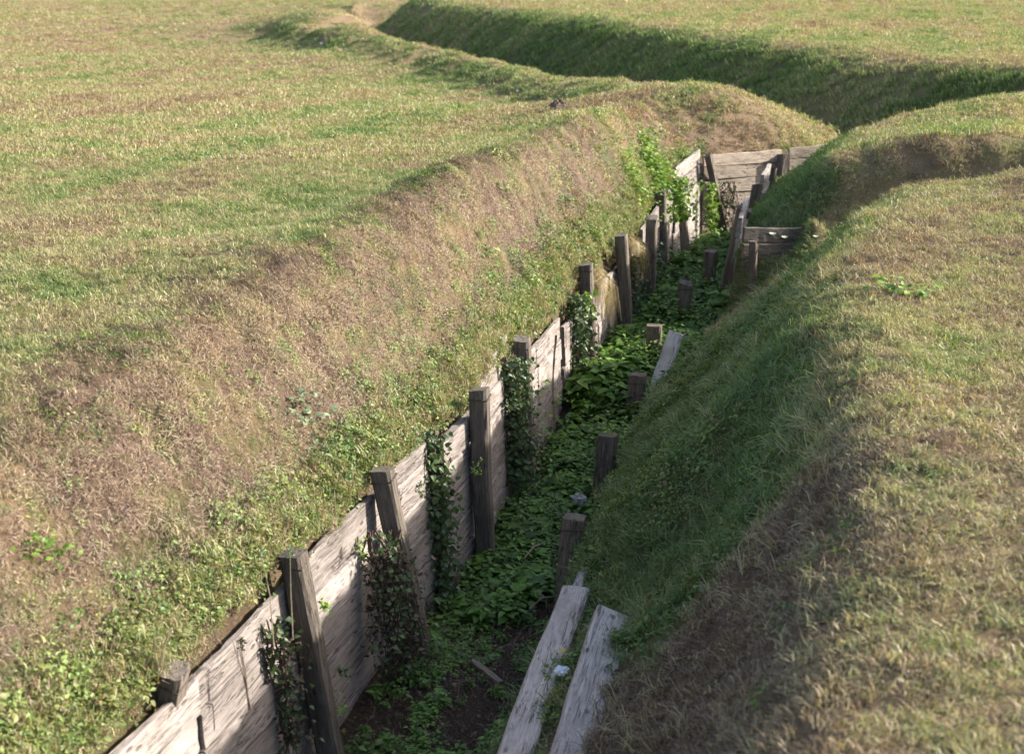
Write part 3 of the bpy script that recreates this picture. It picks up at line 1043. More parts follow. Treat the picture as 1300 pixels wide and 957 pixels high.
yy = rng.uniform(2.5, 18.2, 5200)
xx = Xw(yy) - .02 + rng.random(len(yy)) * (Xr(yy) - Xw(yy))
zz = sample(Zg, xx, yy)
k = zz < -1.55
xx, yy, zz = xx[k], yy[k], zz[k]
s = rng.uniform(.8, 1.5, len(xx))
rot = np.stack([rng.normal(0, .2, len(xx)), rng.normal(0, .2, len(xx)), rng.uniform(0, 6.28, len(xx))], -1)
scatter('floor_litter', np.stack([xx, yy, zz + .002], -1), rot, np.stack([s] * 3, -1), np.clip(rng.normal(.1, .25, len(xx)), 0, 1),
        proto_col('litter_mats', [flat_stalks(9, .08) for _ in range(5)]), 'dead stalks and crumbs strewn on the bare trench floor', 'dead stalks')


# ------------------------------------------------------------------ timber
def board_mesh(L, H, T, seed, rough=.004, nl=14, warp=.006, ragged=0.0, ej=0.0):
    """a sawn board: long axis X from 0 to L, Y thickness centred, Z height centred; worn edges, split ends"""
    r = random.Random(seed)
    ph = [r.uniform(0, 6.28) for _ in range(8)]
    c = min(H, T) * .13
    tx, tz = r.uniform(-1, 1), r.uniform(-1, 1)
    prof = []
    for sy, sz in ((-1, -1), (1, -1), (1, 1), (-1, 1)):
        y0, z0 = sy * T / 2, sz * H / 2
        if sy * sz > 0:
            prof += [(y0 - sy * c * (0 if sz < 0 else 0), z0 - sz * c), (y0 - sy * c, z0)] if sy < 0 else [(y0, z0 - sz * c), (y0 - sy * c, z0)]
        else:
            prof += [(y0 - sy * c, z0), (y0, z0 - sz * c)]
    # subdivide the long sides of the section so that they can undulate
    pr2 = []
    for i in range(len(prof)):
        a, b = prof[i], prof[(i + 1) % len(prof)]
        pr2.append(a)
        d = math.hypot(b[0] - a[0], b[1] - a[1])
        k = 3 if d > .06 else (2 if d > .03 else 1)
        for j in range(1, k):
            pr2.append((a[0] + (b[0] - a[0]) * j / k, a[1] + (b[1] - a[1]) * j / k))
    m = len(pr2)
    V, Fc = [], []
    for i in range(nl + 1):
        t = i / nl
        for j, (y, z) in enumerate(pr2):
            xx = t * L
            if ragged and i in (0, nl):
                e = ragged * (.5 + .5 * math.sin(z * 60 + ph[0] + (3 if i else 0))) * r.uniform(.4, 1)
                xx += e if i == 0 else -e
            if i == nl and ej:
                xx += ej * (1.4 * y * tx + 1.4 * z * tz) / max(H, T) + r.uniform(-.35, .35) * ej
            wy = warp * math.sin(t * 3.1 + ph[1]) + .3 * warp * math.sin(t * 9 + ph[2])
            wz = warp * math.sin(t * 4.2 + ph[3])
            V.append((xx, y + wy + r.uniform(-rough, rough) * .5, z + wz + r.uniform(-rough, rough)))
    for i in range(nl):
        for j in range(m):
            a, b = i * m + j, i * m + (j + 1) % m
            Fc.append((a, b, b + m, a + m))
    Fc.append(tuple(range(m - 1, -1, -1)))
    Fc.append(tuple(nl * m + j for j in range(m)))
    return V, Fc


def frame_mat(origin, xdir, zhint):
    x = Vector(xdir).normalized()
    z = Vector(zhint); y = z.cross(x).normalized(); z = x.cross(y)
    M = Matrix((x, y, z)).transposed().to_4x4()
    M.translation = Vector(origin)
    return M


SEED = [100]


def board(name, a, b, H, T, mat, up=(0, 0, 1), parent=None, ragged=.0, rough=.004, warp=.006, nl=14):
    """a board whose centre line runs from a to b (world); its wide side stands along 'up'"""
    SEED[0] += 1
    a, b = Vector(a), Vector(b)
    V, Fc = board_mesh((b - a).length, H, T, SEED[0], rough, nl, warp, ragged)
    o = mesh_obj(name, V, Fc, mat)
    M = frame_mat(a, b - a, up)
    if parent is not None:
        o.parent = parent
        o.matrix_basis = Matrix.Translation(-Vector(parent.location)) @ M if parent.rotation_euler.z == 0 else parent.matrix_basis.inverted() @ M
    else:
        o.matrix_basis = M
    return o


BAT = .03          # how far the revetment leans back, metres per metre
PH = [(0, 0)]


def bay(Ya, Yb, zta, ztb, heights, label, off=-.045, bottoms=None, jag=None, T=.032, skip_top_end=None):
    """boards nailed edge to edge between two posts, leaning back against the left bank"""
    root = empty('plank_wall', (float(Xw(Ya)), Ya, float(-1.85)), label, 'plank wall', 'plank walls along the left side of the trench')
    da = 0.0
    dirv = Vector((float(Xw(Yb) - Xw(Ya)), Yb - Ya, 0)); nrm = Vector((dirv.y, -dirv.x, 0)).normalized()
    upv = (Vector((0, 0, 1)) - nrm * BAT).normalized()
    k = 0
    for hgt in heights:
        za, zb = zta - da - hgt / 2, ztb - da - hgt / 2
        j = jag[k] if jag and k < len(jag) else (0, 0)
        ya, yb = Ya + j[0], Yb + j[1]
        pa = Vector((float(Xw(ya)), ya, za)) + nrm * (off + (zta - za) * BAT + random.uniform(-.012, .012))
        pb = Vector((float(Xw(yb)), yb, zb)) + nrm * (off + (ztb - zb) * BAT + random.uniform(-.012, .012))
        board('plank', pa, pb, hgt - random.uniform(.006, .016), T, W_PALE, upv, root, ragged=.012)
        da += hgt
        k += 1
    return root


H6 = [.16, .17, .19, .18, .17, .19]
bay(3.55, 4.95, -.86, -.86, H6, 'pale plank wall at the bottom edge, nearest of all')
bay(4.95, 5.86, -.86, -.86, H6, 'pale sunlit plank wall with a dead stalk growing up its face')
bay(5.86, 6.98, -.845, -.845, [.20, .20, .20, .19, .20], 'broad pale plank wall with small green sprigs, left of a leaning post')
bay(7.00, 7.62, -.80, -.79, [.12, .19, .21, .20, .20, .12], 'narrow plank wall ending at an ivy filled gap', jag=[(.1, -.05), (0, 0), (0, .02), (0, .05), (0, .02), (0, -.05)])
bay(7.72, 8.62, -.86, -.84, [.17, .2, .2, .2, .2], 'plank wall with a thick dark sawn end beside the ivy gap', off=-.02, T=.07)
bay(8.50, 9.18, -.76, -.74, [.13, .17, .20, .2, .2, .12], 'stepped plank wall behind a tall straight post', jag=[(0, -.18), (0, .0), (.0, .06), (0, .1), (0, .05), (0, 0)])
bay(9.00, 9.52, -.70, -.68, [.10, .10], 'short upper boards tucked behind the dark post', off=-.10)
bay(9.55, 11.15, -.92, -.96, [.17, .18, .18, .18, .17], 'long rough plank wall with black stains above the nettles')
bay(11.3, 13.1, -1.08, -1.06, [.17, .18, .19, .2], 'plank wall half hidden by overhanging dry grass')
bay(13.15, 14.6, -1.05, -1.0, [.18, .18, .19, .2], 'small strip of plank wall under a fringe of dry grass')
bay(14.7, 17.0, -.90, -.78, [.18, .18, .18, .18, .19], 'narrow pale plank wall between the two dark posts at the bend')
bay(17.0, 18.55, -.60, -.52, [.18, .2, .2, .2, .2, .2], 'ragged pale plank wall under the bright green bush', jag=[(.15, -.2), (0, 0)])


def post(u, v, z, ub, vb, wd, name, label, cat, mat, group, zb=-2.0, rot=-13, wire=.055, dtop=0.0, ch=.008):
    """square post: its top's front edge centre is at pixel (u, v) with height z, its foot under pixel (ub, vb)"""
    p = Vector(U(u, v, z))
    q = Vector(U(ub, vb, -1.80))
    d = (p - q)
    # keep only the sideways lean, hold it in the plane of the bank
    q.y = p.y + (q.y - p.y) * .25 if abs(q.y - p.y) > .25 else q.y
    d = (p - q).normalized()
    foot = p - d * ((p.z - zb) / d.z)
    c, s = math.cos(R(rot)), math.sin(R(rot))
    back = Vector((s * -1, c, 0)) * (wd / 2)
    root = empty(name, foot + back, label, cat, group)
    SEED[0] += 1
    V, Fc = board_mesh((p - foot).length, wd * random.uniform(.93, 1.06), wd, SEED[0], .0045, 14, .006, 0, .012)
    o = mesh_obj('shaft', V, Fc, mat)
    xd = d
    zh = Vector((-s, c, 0))
    M = frame_mat((0, 0, 0), xd, zh)
    o.parent = root
    o.matrix_basis = M
    if wire:
        vv, ff = [], []
        r2 = wd / 2 + .006
        Lp = (p - foot).length
        for lv, rr in ((Lp - wire - .004, r2 - .004), (Lp - wire - .002, r2), (Lp - wire + .002, r2), (Lp - wire + .004, r2 - .004)):
            for sy, sz in ((-1, -1), (1, -1), (1, 1), (-1, 1)):
                vv.append((lv + .006 * sy * (1 if sz > 0 else -.4), sy * rr, sz * rr))
        for i in range(3):
            for j in range(4):
                a, b = i * 4 + j, i * 4 + (j + 1) % 4
                ff.append((a, b, b + 4, a + 4))
        wb = mesh_obj('wire_band', vv, ff, M_WIRE, root)
        wb.matrix_basis = M
    return root


GL = 'posts along the left plank wall'
post(212, 857, -.74, 232, 957, .105, 'wooden_post', 'post at the bottom edge, only its sunlit top showing above the boards', 'post', W_POST, GL)
post(365, 707, -.70, 425, 935, .105, 'wooden_post', 'leaning grey post with two thin dead stalks in front', 'post', W_POST, GL)
post(481, 600, -.70, 537, 850, .105, 'wooden_post', 'leaning grey post with brown dead creeper matted on its lower half', 'post', W_POST, GL)
post(606, 497, -.66, 614, 720, .108, 'wooden_post', 'tall clean straight post in front of the stepped boards', 'post', W_POST, GL)
post(660, 432, -.70, 667, 610, .108, 'wooden_post', 'dark tall post with ivy climbing its left side', 'post', W_POST, GL)
post(742, 337, -.70, 754, 512, .112, 'wooden_post', 'post with green leaves wrapped round its middle', 'post', W_POST, GL)
post(788, 299, -.70, 792, 430, .112, 'wooden_post', 'bare post beside the dry grass fringe', 'post', W_POST, GL, wire=0)
post(827, 277, -.72, 824, 402, .112, 'wooden_post', 'front post of the close pair below the bush, standing out into the trench', 'post', W_POST, GL, wire=0)
post(838, 244, -.70, 845, 372, .105, 'wooden_post', 'rear post of the close pair below the bush, beside the narrow pale planks', 'post', W_POST, GL)
post(860, 226, -.70, 876, 350, .10, 'wooden_post', 'dark post with leaves over its upper half at the bush', 'post', W_POST, GL, wire=0)
post(897, 197, -.58, 910, 292, .085, 'wooden_post', 'thin leaning post with a bright edge in the corner of the end wall', 'post', W_POST, GL, wire=0, rot=-30)

GS = 'low stumps along the right foot of the trench'
def stump(u, v, Y, wd, label, lean=(0, 0), zb=-1.95, wire=.06, rot=-12, mat=W_STUMP, group=GS, name='wooden_stump', cat='stump'):
    p = Vector(UY(u, v, Y))
    foot = Vector((p.x + lean[0], p.y + lean[1], zb))
    d = (p - foot).normalized()
    c, s = math.cos(R(rot)), math.sin(R(rot))
    root = empty(name, foot + Vector((-s, c, 0)) * (wd / 2), label, cat, group)
    SEED[0] += 1
    V, Fc = board_mesh((p - foot).length, wd * random.uniform(.9, 1.1), wd, SEED[0], .006, 8, .005, 0, .02)
    # weathered top: chew the last ring
    o = mesh_obj('shaft', V, Fc, mat)
    M = frame_mat((0, 0, 0), d, Vector((-s, c, 0)))
    o.parent = root; o.matrix_basis = M
    if wire:
        vv, ff = [], []
        r2 = wd / 2 + .009; Lp = (p - foot).length
        for lv, rr in ((Lp - wire - .005, r2 - .004), (Lp - wire - .002, r2), (Lp - wire + .002, r2), (Lp - wire + .005, r2 - .004)):
            for sy, sz in ((-1, -1), (1, -1), (1, 1), (-1, 1)):
                vv.append((lv + .008 * sy, sy * rr, sz * rr))
        for i in range(3):
            for j in range(4):
                a, b = i * 4 + j, i * 4 + (j + 1) % 4
                ff.append((a, b, b + 4, a + 4))
        wb = mesh_obj('wire_band', vv, ff, M_WIRE, root); wb.matrix_basis = M
    return root


stump(727, 662, 7.5, .125, 'worn stump with a wire band, nearest the pale beams', (-.07, -.1))
stump(769, 556, 9.3, .135, 'dark thick stump in the middle of the right foot of the trench', (-.03, -.05), wire=0)
stump(809, 478, 11.0, .135, 'brown stump with a wire band in front of the white leaning board', (-.03, 0))
stump(830, 415, 12.25, .13, 'dark stump with nettles over its top, behind the white board', (-.02, 0), wire=0)
stump(870, 360, 13.7, .13, 'grey stump with a banded top in the grass', (-.03, 0), rot=-8)
stump(901, 320, 15.0, .135, 'low square stump in the shadow near the bend', (-.02, 0), wire=0, rot=-20)
stump(944, 266, 14.25, .15, 'dark leaning post at the front corner of the side bay', (-.22, 0), wire=0, mat=W_STUMP, group='posts along the right side of the bend', name='wooden_post', cat='post')
stump(962, 235, 15.7, .11, 'short dark post halfway along the right side of the bend', (-.20, 0), wire=0, group='posts along the right side of the bend', name='wooden_post', cat='post')
stump(979, 214, 16.9, .12, 'dark post near the far end of the right side', (-.12, 0), wire=0, group='posts along the right side of the bend', name='wooden_post', cat='post')
stump(999, 196, 18.92, .15, 'stout grey post against the end wall', (-.03, -.06), wire=0, mat=W_POST, group='posts along the right side of the bend', name='wooden_post', cat='post', rot=25)

# end wall across the trench
ew = empty('plank_wall', (2.5, 18.5, -1.85), 'weathered stained plank wall closing the far end of the trench', 'plank wall')
zt = -.60
for i, hgt in enumerate([.16, .17, .19, .19, .19, .2, .2]):
    zc = zt - hgt / 2
    board('plank', (2.46, 18.34, zc), (3.58, 19.04, zc - .01), hgt - .008, .04, W_END, (-.02, 0.06, 1), ew, ragged=.01)
    zt -= hgt
ew2 = empty('plank_wall', (3.6, 18.7, -1.2), 'short pale plank wall right of the stout post, running behind the grassy spur', 'plank wall')
zt = -.60
for hgt in (.15, .17, .18, .18, .18):
    zc = zt - hgt / 2
    board('plank', (3.70, 19.10, zc), (4.60, 19.56, zc + .02), hgt - .008, .04, W_END, (0, 0.05, 1), ew2)
    zt -= hgt

# planked corner of the side bay
bx = empty('plank_wall', tuple(U(945, 322, -1.0)), 'low dark plank wall of two boards across the side bay', 'plank wall')
pA, pB = Vector(UY(944, 298, 13.25)), Vector(UY(1030, 298, 13.45))
board('plank', pA, pB, .135, .05, W_POST, (0, .05, 1), bx)
board('plank', pA + Vector((-.01, -.055, -.145)), pB + Vector((0, -.055, -.145)), .135, .05, W_STUMP, (0, .05, 1), bx)
board('plank', pA + Vector((-.0, -.05, -.29)), pB + Vector((0, -.05, -.29)), .135, .05, W_STUMP, (0, .05, 1), bx)
st_ = empty('wooden_stake', tuple(UY(957, 330, 13.05)), 'small pale edged stake in front of the side bay boards', 'stake')
q = Vector(UY(957, 306, 13.05))
board('shaft', q + Vector((0, 0, -.5)), q, .07, .07, W_STUMP, (.4, 1, 0), st_, nl=6)
rb = empty('plank_wall', tuple(UY(947, 292, 13.6)), 'sunlit edged board along the right side behind the leaning dark post', 'plank wall')
for i in range(3):
    a = Vector((float(Xr(13.5)) + .02, 13.42, -.64 - i * .2)); b = Vector((float(Xr(14.4)) + .02, 14.4, -.60 - i * .2))
    board('plank', a, b, .19, .045, W_PALE, (.1, 0, 1), rb)
rb2 = empty('plank_wall', tuple(UY(975, 238, 16.1)), 'short board with a bright edge between the two dark posts of the bend', 'plank wall')
for i in range(3):
    a = Vector((float(Xr(15.9)) + .02, 15.9, -.60 - i * .2)); b = Vector((float(Xr(16.6)) + .02, 16.6, -.56 - i * .2))
    board('plank', a, b, .19, .045, W_PALE, (.1, 0, 1), rb2)

# pale beams and boards at the foot of the right bank
GB = 'pale beams along the right foot of the trench'
o = board('wooden_beam', U(640, 1010, -1.42), U(730, 752, -1.42), .09, .15, W_BEAM, (0, 0, 1), rough=.005); tag(o, 'thick pale beam beside the worn stump, left of the crumpled tissue', 'beam', GB)
o = board('wooden_beam', U(722, 1010, -1.29), U(786, 790, -1.29), .09, .25, W_BEAM, (.42, 0, 1), rough=.005); tag(o, 'pale beam half buried in brown soil, right of the crumpled tissue', 'beam', GB)
o = board('wooden_board', U(731, 762, -1.43), U(744, 722, -1.45), .10, .05, W_PALE, (0, 0, 1), rough=.005, nl=8); tag(o, 'short narrow board sticking out beyond the end of the beam', 'board')
o = board('wooden_board', U(762, 690, -1.42), U(771, 655, -1.38), .10, .04, W_PALE, (.5, 0, 1), rough=.006, ragged=.03, nl=8); tag(o, 'pale splintered board end poking from the grass', 'board')
a, b = Vector(UY(828, 505, 11.45)), Vector(UY(860, 421, 11.6))
o = board('leaning_board', a - (b - a) * .25, b, .14, .045, W_WHITE, (.80, -.55, .25), rough=.006, ragged=.03, nl=10); tag(o, 'whitish board leaning against the right bank behind a stump', 'board')
o = board('dry_stick', U(600, 838, -1.68), U(636, 866, -1.70), .014, .032, W_STUMP, (0, 0, 1), nl=6, warp=.001); tag(o, 'broken grey slat lying on the trench floor', 'slat')
o = board('wooden_board', Vector(U(703, 545, -1.6)) + Vector((0.0, 0, 0)), Vector(UY(705, 425, 10.25)), .012, .02, M_TWIG, (1, 0, 0), nl=10, warp=.012); tag(o, 'thin brown root hanging down the long stained plank wall', 'root')

# ------------------------------------------------------------------ plants that stand on their own
def tube(V, Fc, pts, r0, r1, n=5):
    base = len(V)
    for i, p in enumerate(pts):
        p = Vector(p)
        d = (Vector(pts[min(i + 1, len(pts) - 1)]) - Vector(pts[max(i - 1, 0)]))
        if d.length < 1e-6: d = Vector((0, 0, 1))
        d.normalize(); s = d.orthogonal().normalized(); t = d.cross(s)
        r = r0 + (r1 - r0) * i / max(1, len(pts) - 1)
        for k in range(n):
            a = 2 * math.pi * k / n
            V.append(p + s * (r * math.cos(a)) + t * (r * math.sin(a)))
    for i in range(len(pts) - 1):
        for k in range(n):
            a, b = base + i * n + k, base + i * n + (k + 1) % n
            Fc.append((a, b, b + n, a + n))
    Fc.append(tuple(base + (len(pts) - 1) * n + k for k in range(n)))


def creeper(name, top, bot, width, nleaf, label, ndead=0, lsize=(.022, .045), depth=.06, nst=5, mat=LEAF_DARK, group='creepers on the posts and boards', nrm=(.35, -1, .35), topheavy=0.0):
    """a hanging creeper: stems running from the bank's edge down to the floor, leaves facing the light"""
    top, bot = Vector(top), Vector(bot)
    root = empty(name, bot, label, 'creeper', group)
    V, Fc = [], []
    side = Vector((1, .25, 0)).normalized(); nrm = Vector(nrm).normalized()
    for i in range(nst):
        o1 = side * ru(-.5, .5) * width; pts = []
        m = 9
        for j in range(m):
            t = j / (m - 1)
            pts.append(top.lerp(bot, t) + o1 * (1 - .4 * t) + side * random.gauss(0, width * .12) + nrm * ru(0, depth * .5) - bot)
        tube(V, Fc, pts, ru(.003, .008), .0025)
    mesh_obj('stem', V, Fc, M_ROOT, root)
    L = Leaves()
    for i in range(nleaf):
        t = rv() ** (1 + topheavy)
        c = top.lerp(bot, t) + side * random.gauss(0, width * .42 * (.6 + .8 * math.sin(i * .013) ** 2)) + nrm * (depth * rv() ** .7) - bot
        d = Vector((ru(-1, 1), ru(-.6, .2), ru(-1, .35)))
        ln = ru(*lsize)
        L.leaf(c, d, nrm + Vector((ru(-.6, .6), ru(-.6, .6), ru(-.2, .9))), ln, ln * ru(.65, .95), rv(), .15, 'heart')
    L.build('leaves', mat, root)
    if ndead:
        L = Leaves()
        for i in range(ndead):
            t = .12 + .75 * rv()
            c = top.lerp(bot, t) + side * random.gauss(0, width * .38) + nrm * (depth * .6 * rv()) - bot
            d = Vector((ru(-1, 1), ru(-.6, .2), ru(-1, .3))); ln = ru(.015, .035)
            L.leaf(c, d, Vector((ru(-1, 1), ru(-1, 1), ru(-1, 1))), ln, ln * .5, rv(), .5, 'ovate')
        L.build('dead_leaves', LEAF_DEAD, root)
    return root


def wl(Yv, z, off=.02):
    """a point just in front of the left boards"""
    return Vector((float(Xw(Yv)) + (-.85 - z) * BAT + off, Yv, z))


creeper('ivy_creeper', wl(5.55, -.90), wl(5.62, -1.62), .11, 140, 'withered creeper left of the leaning post with dead stalks', 620, lsize=(.015, .03), topheavy=.3)
creeper('ivy_creeper', wl(6.68, -.96, .05), wl(6.60, -1.78, .16), .17, 260, 'brown matted creeper hanging below the leaning post', 1500, lsize=(.015, .035), depth=.16, nrm=(.6, -.8, .2), nst=14)
creeper('ivy_creeper', wl(7.66, -.76, -.03), wl(7.64, -1.80, .0), .11, 560, 'dark ivy filling the gap between two plank walls', 620, depth=.10, nst=12)
creeper('ivy_creeper', wl(9.22, -.76, .0), wl(9.24, -1.80, .02), .16, 700, 'thick ivy left of the dark tall post', 900, depth=.14, nst=14)
creeper('ivy_creeper', wl(11.66, -.90, -.02), wl(11.72, -1.8, .02), .13, 800, 'dark ivy below the post with leaves round its middle', 700, depth=.16, nrm=(.3, -1, .3))
creeper('ivy_creeper', wl(11.80, -.90, .02), wl(11.84, -1.15, .03), .11, 80, 'bright leafy creeper wrapped round the middle of a post', 30, depth=.14, mat=LEAF_BRIGHT)
creeper('ivy_creeper', wl(13.75, -1.0, .0), wl(13.8, -1.8, .04), .15, 480, 'dark ivy in the hollow behind the bare post', 200, depth=.14)
creeper('ivy_creeper', wl(14.75, -1.05, .02), wl(14.8, -1.8, .06), .16, 480, 'dark ivy low down between the front post and the narrow planks', 120, depth=.14)
creeper('ivy_creeper', wl(16.35, -.62, .12), wl(16.5, -1.15, .14), .22, 420, 'pale creeper trailing over the dark post at the bush', 20, depth=.18, lsize=(.03, .055), mat=LEAF_BRIGHT)
creeper('ivy_creeper', wl(18.2, -.95, .12), wl(18.25, -1.75, .16), .10, 260, 'bright green creeper beside the thin corner post', 0, depth=.10, lsize=(.035, .06), mat=LEAF_BRIGHT)
creeper('ivy_creeper', Vector((2.75, 18.42, -.95)), Vector((2.85, 18.42, -1.55)), .34, 60, 'dead brown stems flat against the end wall', 420, depth=.03, nst=16, nrm=(.1, -1, .1))


def bush(name, c, rad, nleaf, label, mat, lsize=(.03, .06), group=None, stems=8, spread=.05):
    c = Vector(c); c.z = max(hz(c.x, c.y), -1.62)
    root = empty(name, c, label, 'bush' if rad[0] > .3 else 'weed', group)
    V, Fc = [], []
    tips = []
    for i in range(stems):
        d = rdir(); e = Vector((d.x * rad[0] * rv(), d.y * rad[1] * rv(), 0))
        p = c + e
        e.z = max(hz(p.x, p.y), -1.62) - c.z
        tip = e * ru(.9, 1.2) + Vector((d.x * .05, d.y * .05, rad[2] * ru(.5, 1.1)))
        tips.append((e, tip))
        tube(V, Fc, [Vector((0, 0, -.02)), e * .6 + Vector((0, 0, rad[2] * .12)), e * .95 + Vector((0, 0, rad[2] * .4)), tip], .005, .0015, 4)
    mesh_obj('stem', V, Fc, M_ROOT, root)
    L = Leaves()
    for i in range(nleaf):
        e, tip = random.choice(tips)
        t = rv() ** .7
        q = e.lerp(tip, t) + Vector((random.gauss(0, spread), random.gauss(0, spread), random.gauss(0, spread * .6)))
        d = rdir(); d.z = ru(-.5, .3)
        ln = ru(*lsize)
        L.leaf(q, d, Vector((ru(-.4, .7), ru(-.7, .3), 1)), ln, ln * ru(.6, .85), rv(), .2, 'ovate')
    L.build('leaves', mat, root)
    return root


bush('bramble_bush', (1.56, 16.5, 0), (.08, .70, .12), 2400, 'bright green bramble bush spilling over the boards at the bend', LEAF_BRIGHT, (.035, .065), stems=40, spread=.115)
bush('bramble_bush', (1.26, 15.2, 0), (.10, .45, .12), 900, 'lower green bush left of the posts at the bend', LEAF_BRIGHT, (.03, .055), stems=24, spread=.10)
bush('weed_clump', ray_hit(722, 290), (.20, .28, .07), 260, 'dark green weed patch high on the brown bank', LEAF_DARK, (.03, .05), stems=10)
bush('weed_clump', ray_hit(650, 402), (.24, .45, .09), 620, 'bright weed clump on the bank above the long stained boards', LEAF_BRIGHT, (.022, .042), stems=22)
bush('weed_clump', ray_hit(700, 398), (.20, .40, .12), 520, 'leafy weed clump spilling behind the dark tall post', LEAF_BRIGHT, (.022, .042), stems=18)
bush('weed_clump', ray_hit(45, 706), (.07, .08, .05), 90, 'small dark green weed at the left edge of the bank', LEAF_BRIGHT, (.02, .035), stems=6)
bush('weed_clump', ray_hit(385, 515), (.10, .14, .03), 90, 'silvery grey thistle lying on the brown bank', LEAF_GREY, (.025, .045), stems=6)
bush('weed_clump', ray_hit(1133, 374), (.14, .10, .03), 130, 'flat dark green rosette on the right plateau', LEAF_BRIGHT, (.03, .055), stems=8)
bush('weed_clump', (1.38, 12.35, 0), (.28, .40, .18), 900, 'feathery bright green weed leaning over the stumps and the white board', LEAF_BRIGHT, (.022, .042), stems=34, spread=.08)
bush('weed_clump', (1.80, 13.75, 0), (.22, .40, .18), 700, 'green weed beside the banded grey stump', LEAF_BRIGHT, (.022, .042), stems=26, spread=.08)
bush('weed_clump', (2.12, 14.7, 0), (.20, .40, .18), 520, 'green weed half hiding the low square stump', LEAF_BRIGHT, (.025, .045), stems=22, spread=.08)
bush('weed_clump', (.80, 10.0, 0), (.16, .35, .10), 380, 'small leafy weed on the trench floor short of the brown banded stump', LEAF_BRIGHT, (.02, .04), stems=16)
bush('weed_clump', wl(6.05, -1.05, .03), (.03, .05, .05), 60, 'small green sprig growing from a crack in the broad planks', LEAF_BRIGHT, (.015, .03), stems=4)


def sprig(p, n, sz, label, mat=LEAF_BRIGHT):
    p = Vector(p)
    root = empty('plant_sprig', p, label, 'sprig', 'sprigs growing from the boards')
    V, Fc = [], []; L = Leaves()
    for i in range(4):
        e = Vector((ru(.0, .05), ru(-.05, .04), ru(-.05, .06))) * (sz / .05)
        tube(V, Fc, [Vector((0, 0, 0)), e * .5 + Vector((.01, 0, .0)), e], .0018, .001, 4)
        for j in range(n // 4):
            q = e * ru(.3, 1.1) + Vector((ru(-.01, .02), ru(-.015, .015), ru(-.015, .015)))
            ln = ru(.012, .026)
            L.leaf(q, Vector((ru(-.6, 1), ru(-1, .6), ru(-.8, .5))), Vector((.7, -.6, .6)), ln, ln * .6, rv(), .2)
    mesh_obj('stem', V, Fc, M_ROOT, root); L.build('leaves', mat, root)
    return root


sprig(wl(5.98, -1.02, .03), 48, .06, 'bright sprig on the broad planks, left one of the pair')
sprig(wl(6.45, -.95, .03), 30, .04, 'small sprig near the top of the broad planks, by the leaning post')
sprig(wl(7.25, -.95, .03), 36, .06, 'thin sprig on the narrow plank wall beside the ivy gap', LEAF_DARK)
sprig(wl(7.95, -1.1, .09), 40, .06, 'yellowish sprig on the thick ended boards', LEAF_BRIGHT)
sprig(wl(6.15, -1.45, .03), 28, .05, 'dark sprig low down on the broad planks', LEAF_DARK)


def stalk(u, v, Y, h, bend, label, n=1, head=True, mat=M_STALK, zb=None):
    p = Vector(UY(u, v, Y))
    root = empty('dead_stalk', p - Vector((0, 0, h)), label, 'stalk', 'dead stalks by the boards')
    V, Fc = [], []
    for i in range(n):
        if i: V, Fc = [], []
        b = Vector((ru(-.02, .02), ru(-.02, .02), 0)); t = Vector((bend + ru(-.04, .04) * (n > 1), ru(-.02, .02), h))
        m = b.lerp(t, .55) + Vector((-bend * .25, 0, 0))
        tube(V, Fc, [b, m, t], .0032, .0016, 5)
        mesh_obj('stem', V, Fc, mat, root)
    if head:
        L = Leaves()
        for i in range(40):
            t = Vector((bend, 0, h)) + Vector((ru(-.012, .012), ru(-.012, .012), ru(-.03, .015)))
            L.leaf(t, Vector((ru(-1, 1), ru(-1, 1), ru(-.3, 1))), Vector((0, -1, .3)), ru(.008, .02), .005, rv(), .3)
        L.build('seed_head', LEAF_DEAD if mat is not M_STALK else LEAF_GREY, root)
    return root


stalk(347, 700, 5.35, .42, -.05, 'tall thin dead stalk crossing in front of the leaning post, left one')
stalk(366, 700, 5.38, .40, .01, 'thin dead stalk close in front of the leaning post, right one')
stalk(313, 815, 5.08, .30, -.02, 'brown seeded stalk growing against the sunlit planks', 3, True, M_TWIG)
stalk(424, 620, 6.35, .16, .0, 'single short straw stalk above the boards', 1, False)
stalk(198, 800, 4.75, .16, .03, 'bunch of pale straw stalks behind the nearest post top', 5, False)


def tussock(c, h, n, label, mat=THATCH, fall=(.5, -.35)):
    c = Vector(c)
    root = empty('grass_tussock', c, label, 'grass tussock', 'dry grass tussocks overhanging the boards')
    L = Leaves()
    for i in range(n):
        b = Vector((ru(-.12, .04), ru(-.35, .35), ru(-.02, .05)))
        dx = ru(.10, .24); ln = h * ru(.6, 1.2)
        s = Vector((ru(-.3, .3), 1, 0)).normalized() * .003
        pts = [b, b + Vector((dx * .45, ru(-.05, .03), .05)), b + Vector((dx * .9, ru(-.07, .03), -.03 * ln / .3)), b + Vector((dx * 1.05, ru(-.09, .03), -ln))]
        k0 = len(L.v)
        for j, q in enumerate(pts):
            L.v += [q - s * (1 - j * .22), q + s * (1 - j * .22)]
        bb = rv()
        for j in range(3):
            a = k0 + j * 2
            L.f.append((a, a + 1, a + 3, a + 2)); L.b.append(bb)
    L.build('blades', DRYGRASS, root)
    return root


DRYGRASS = leaf_material('dry_grass_fringe', [(0, (.20, .14, .075)), (.5, (.36, .28, .15)), (.85, (.46, .38, .22)), (1, (.20, .22, .07))], .2, .8, .1)
tussock(wl(12.45, -.95, -.05), .30, 420, 'pale dry grass hanging over the boards behind the leafy post')
tussock(wl(13.85, -.92, -.05), .32, 460, 'dry grass fringe hanging beside the bare post')

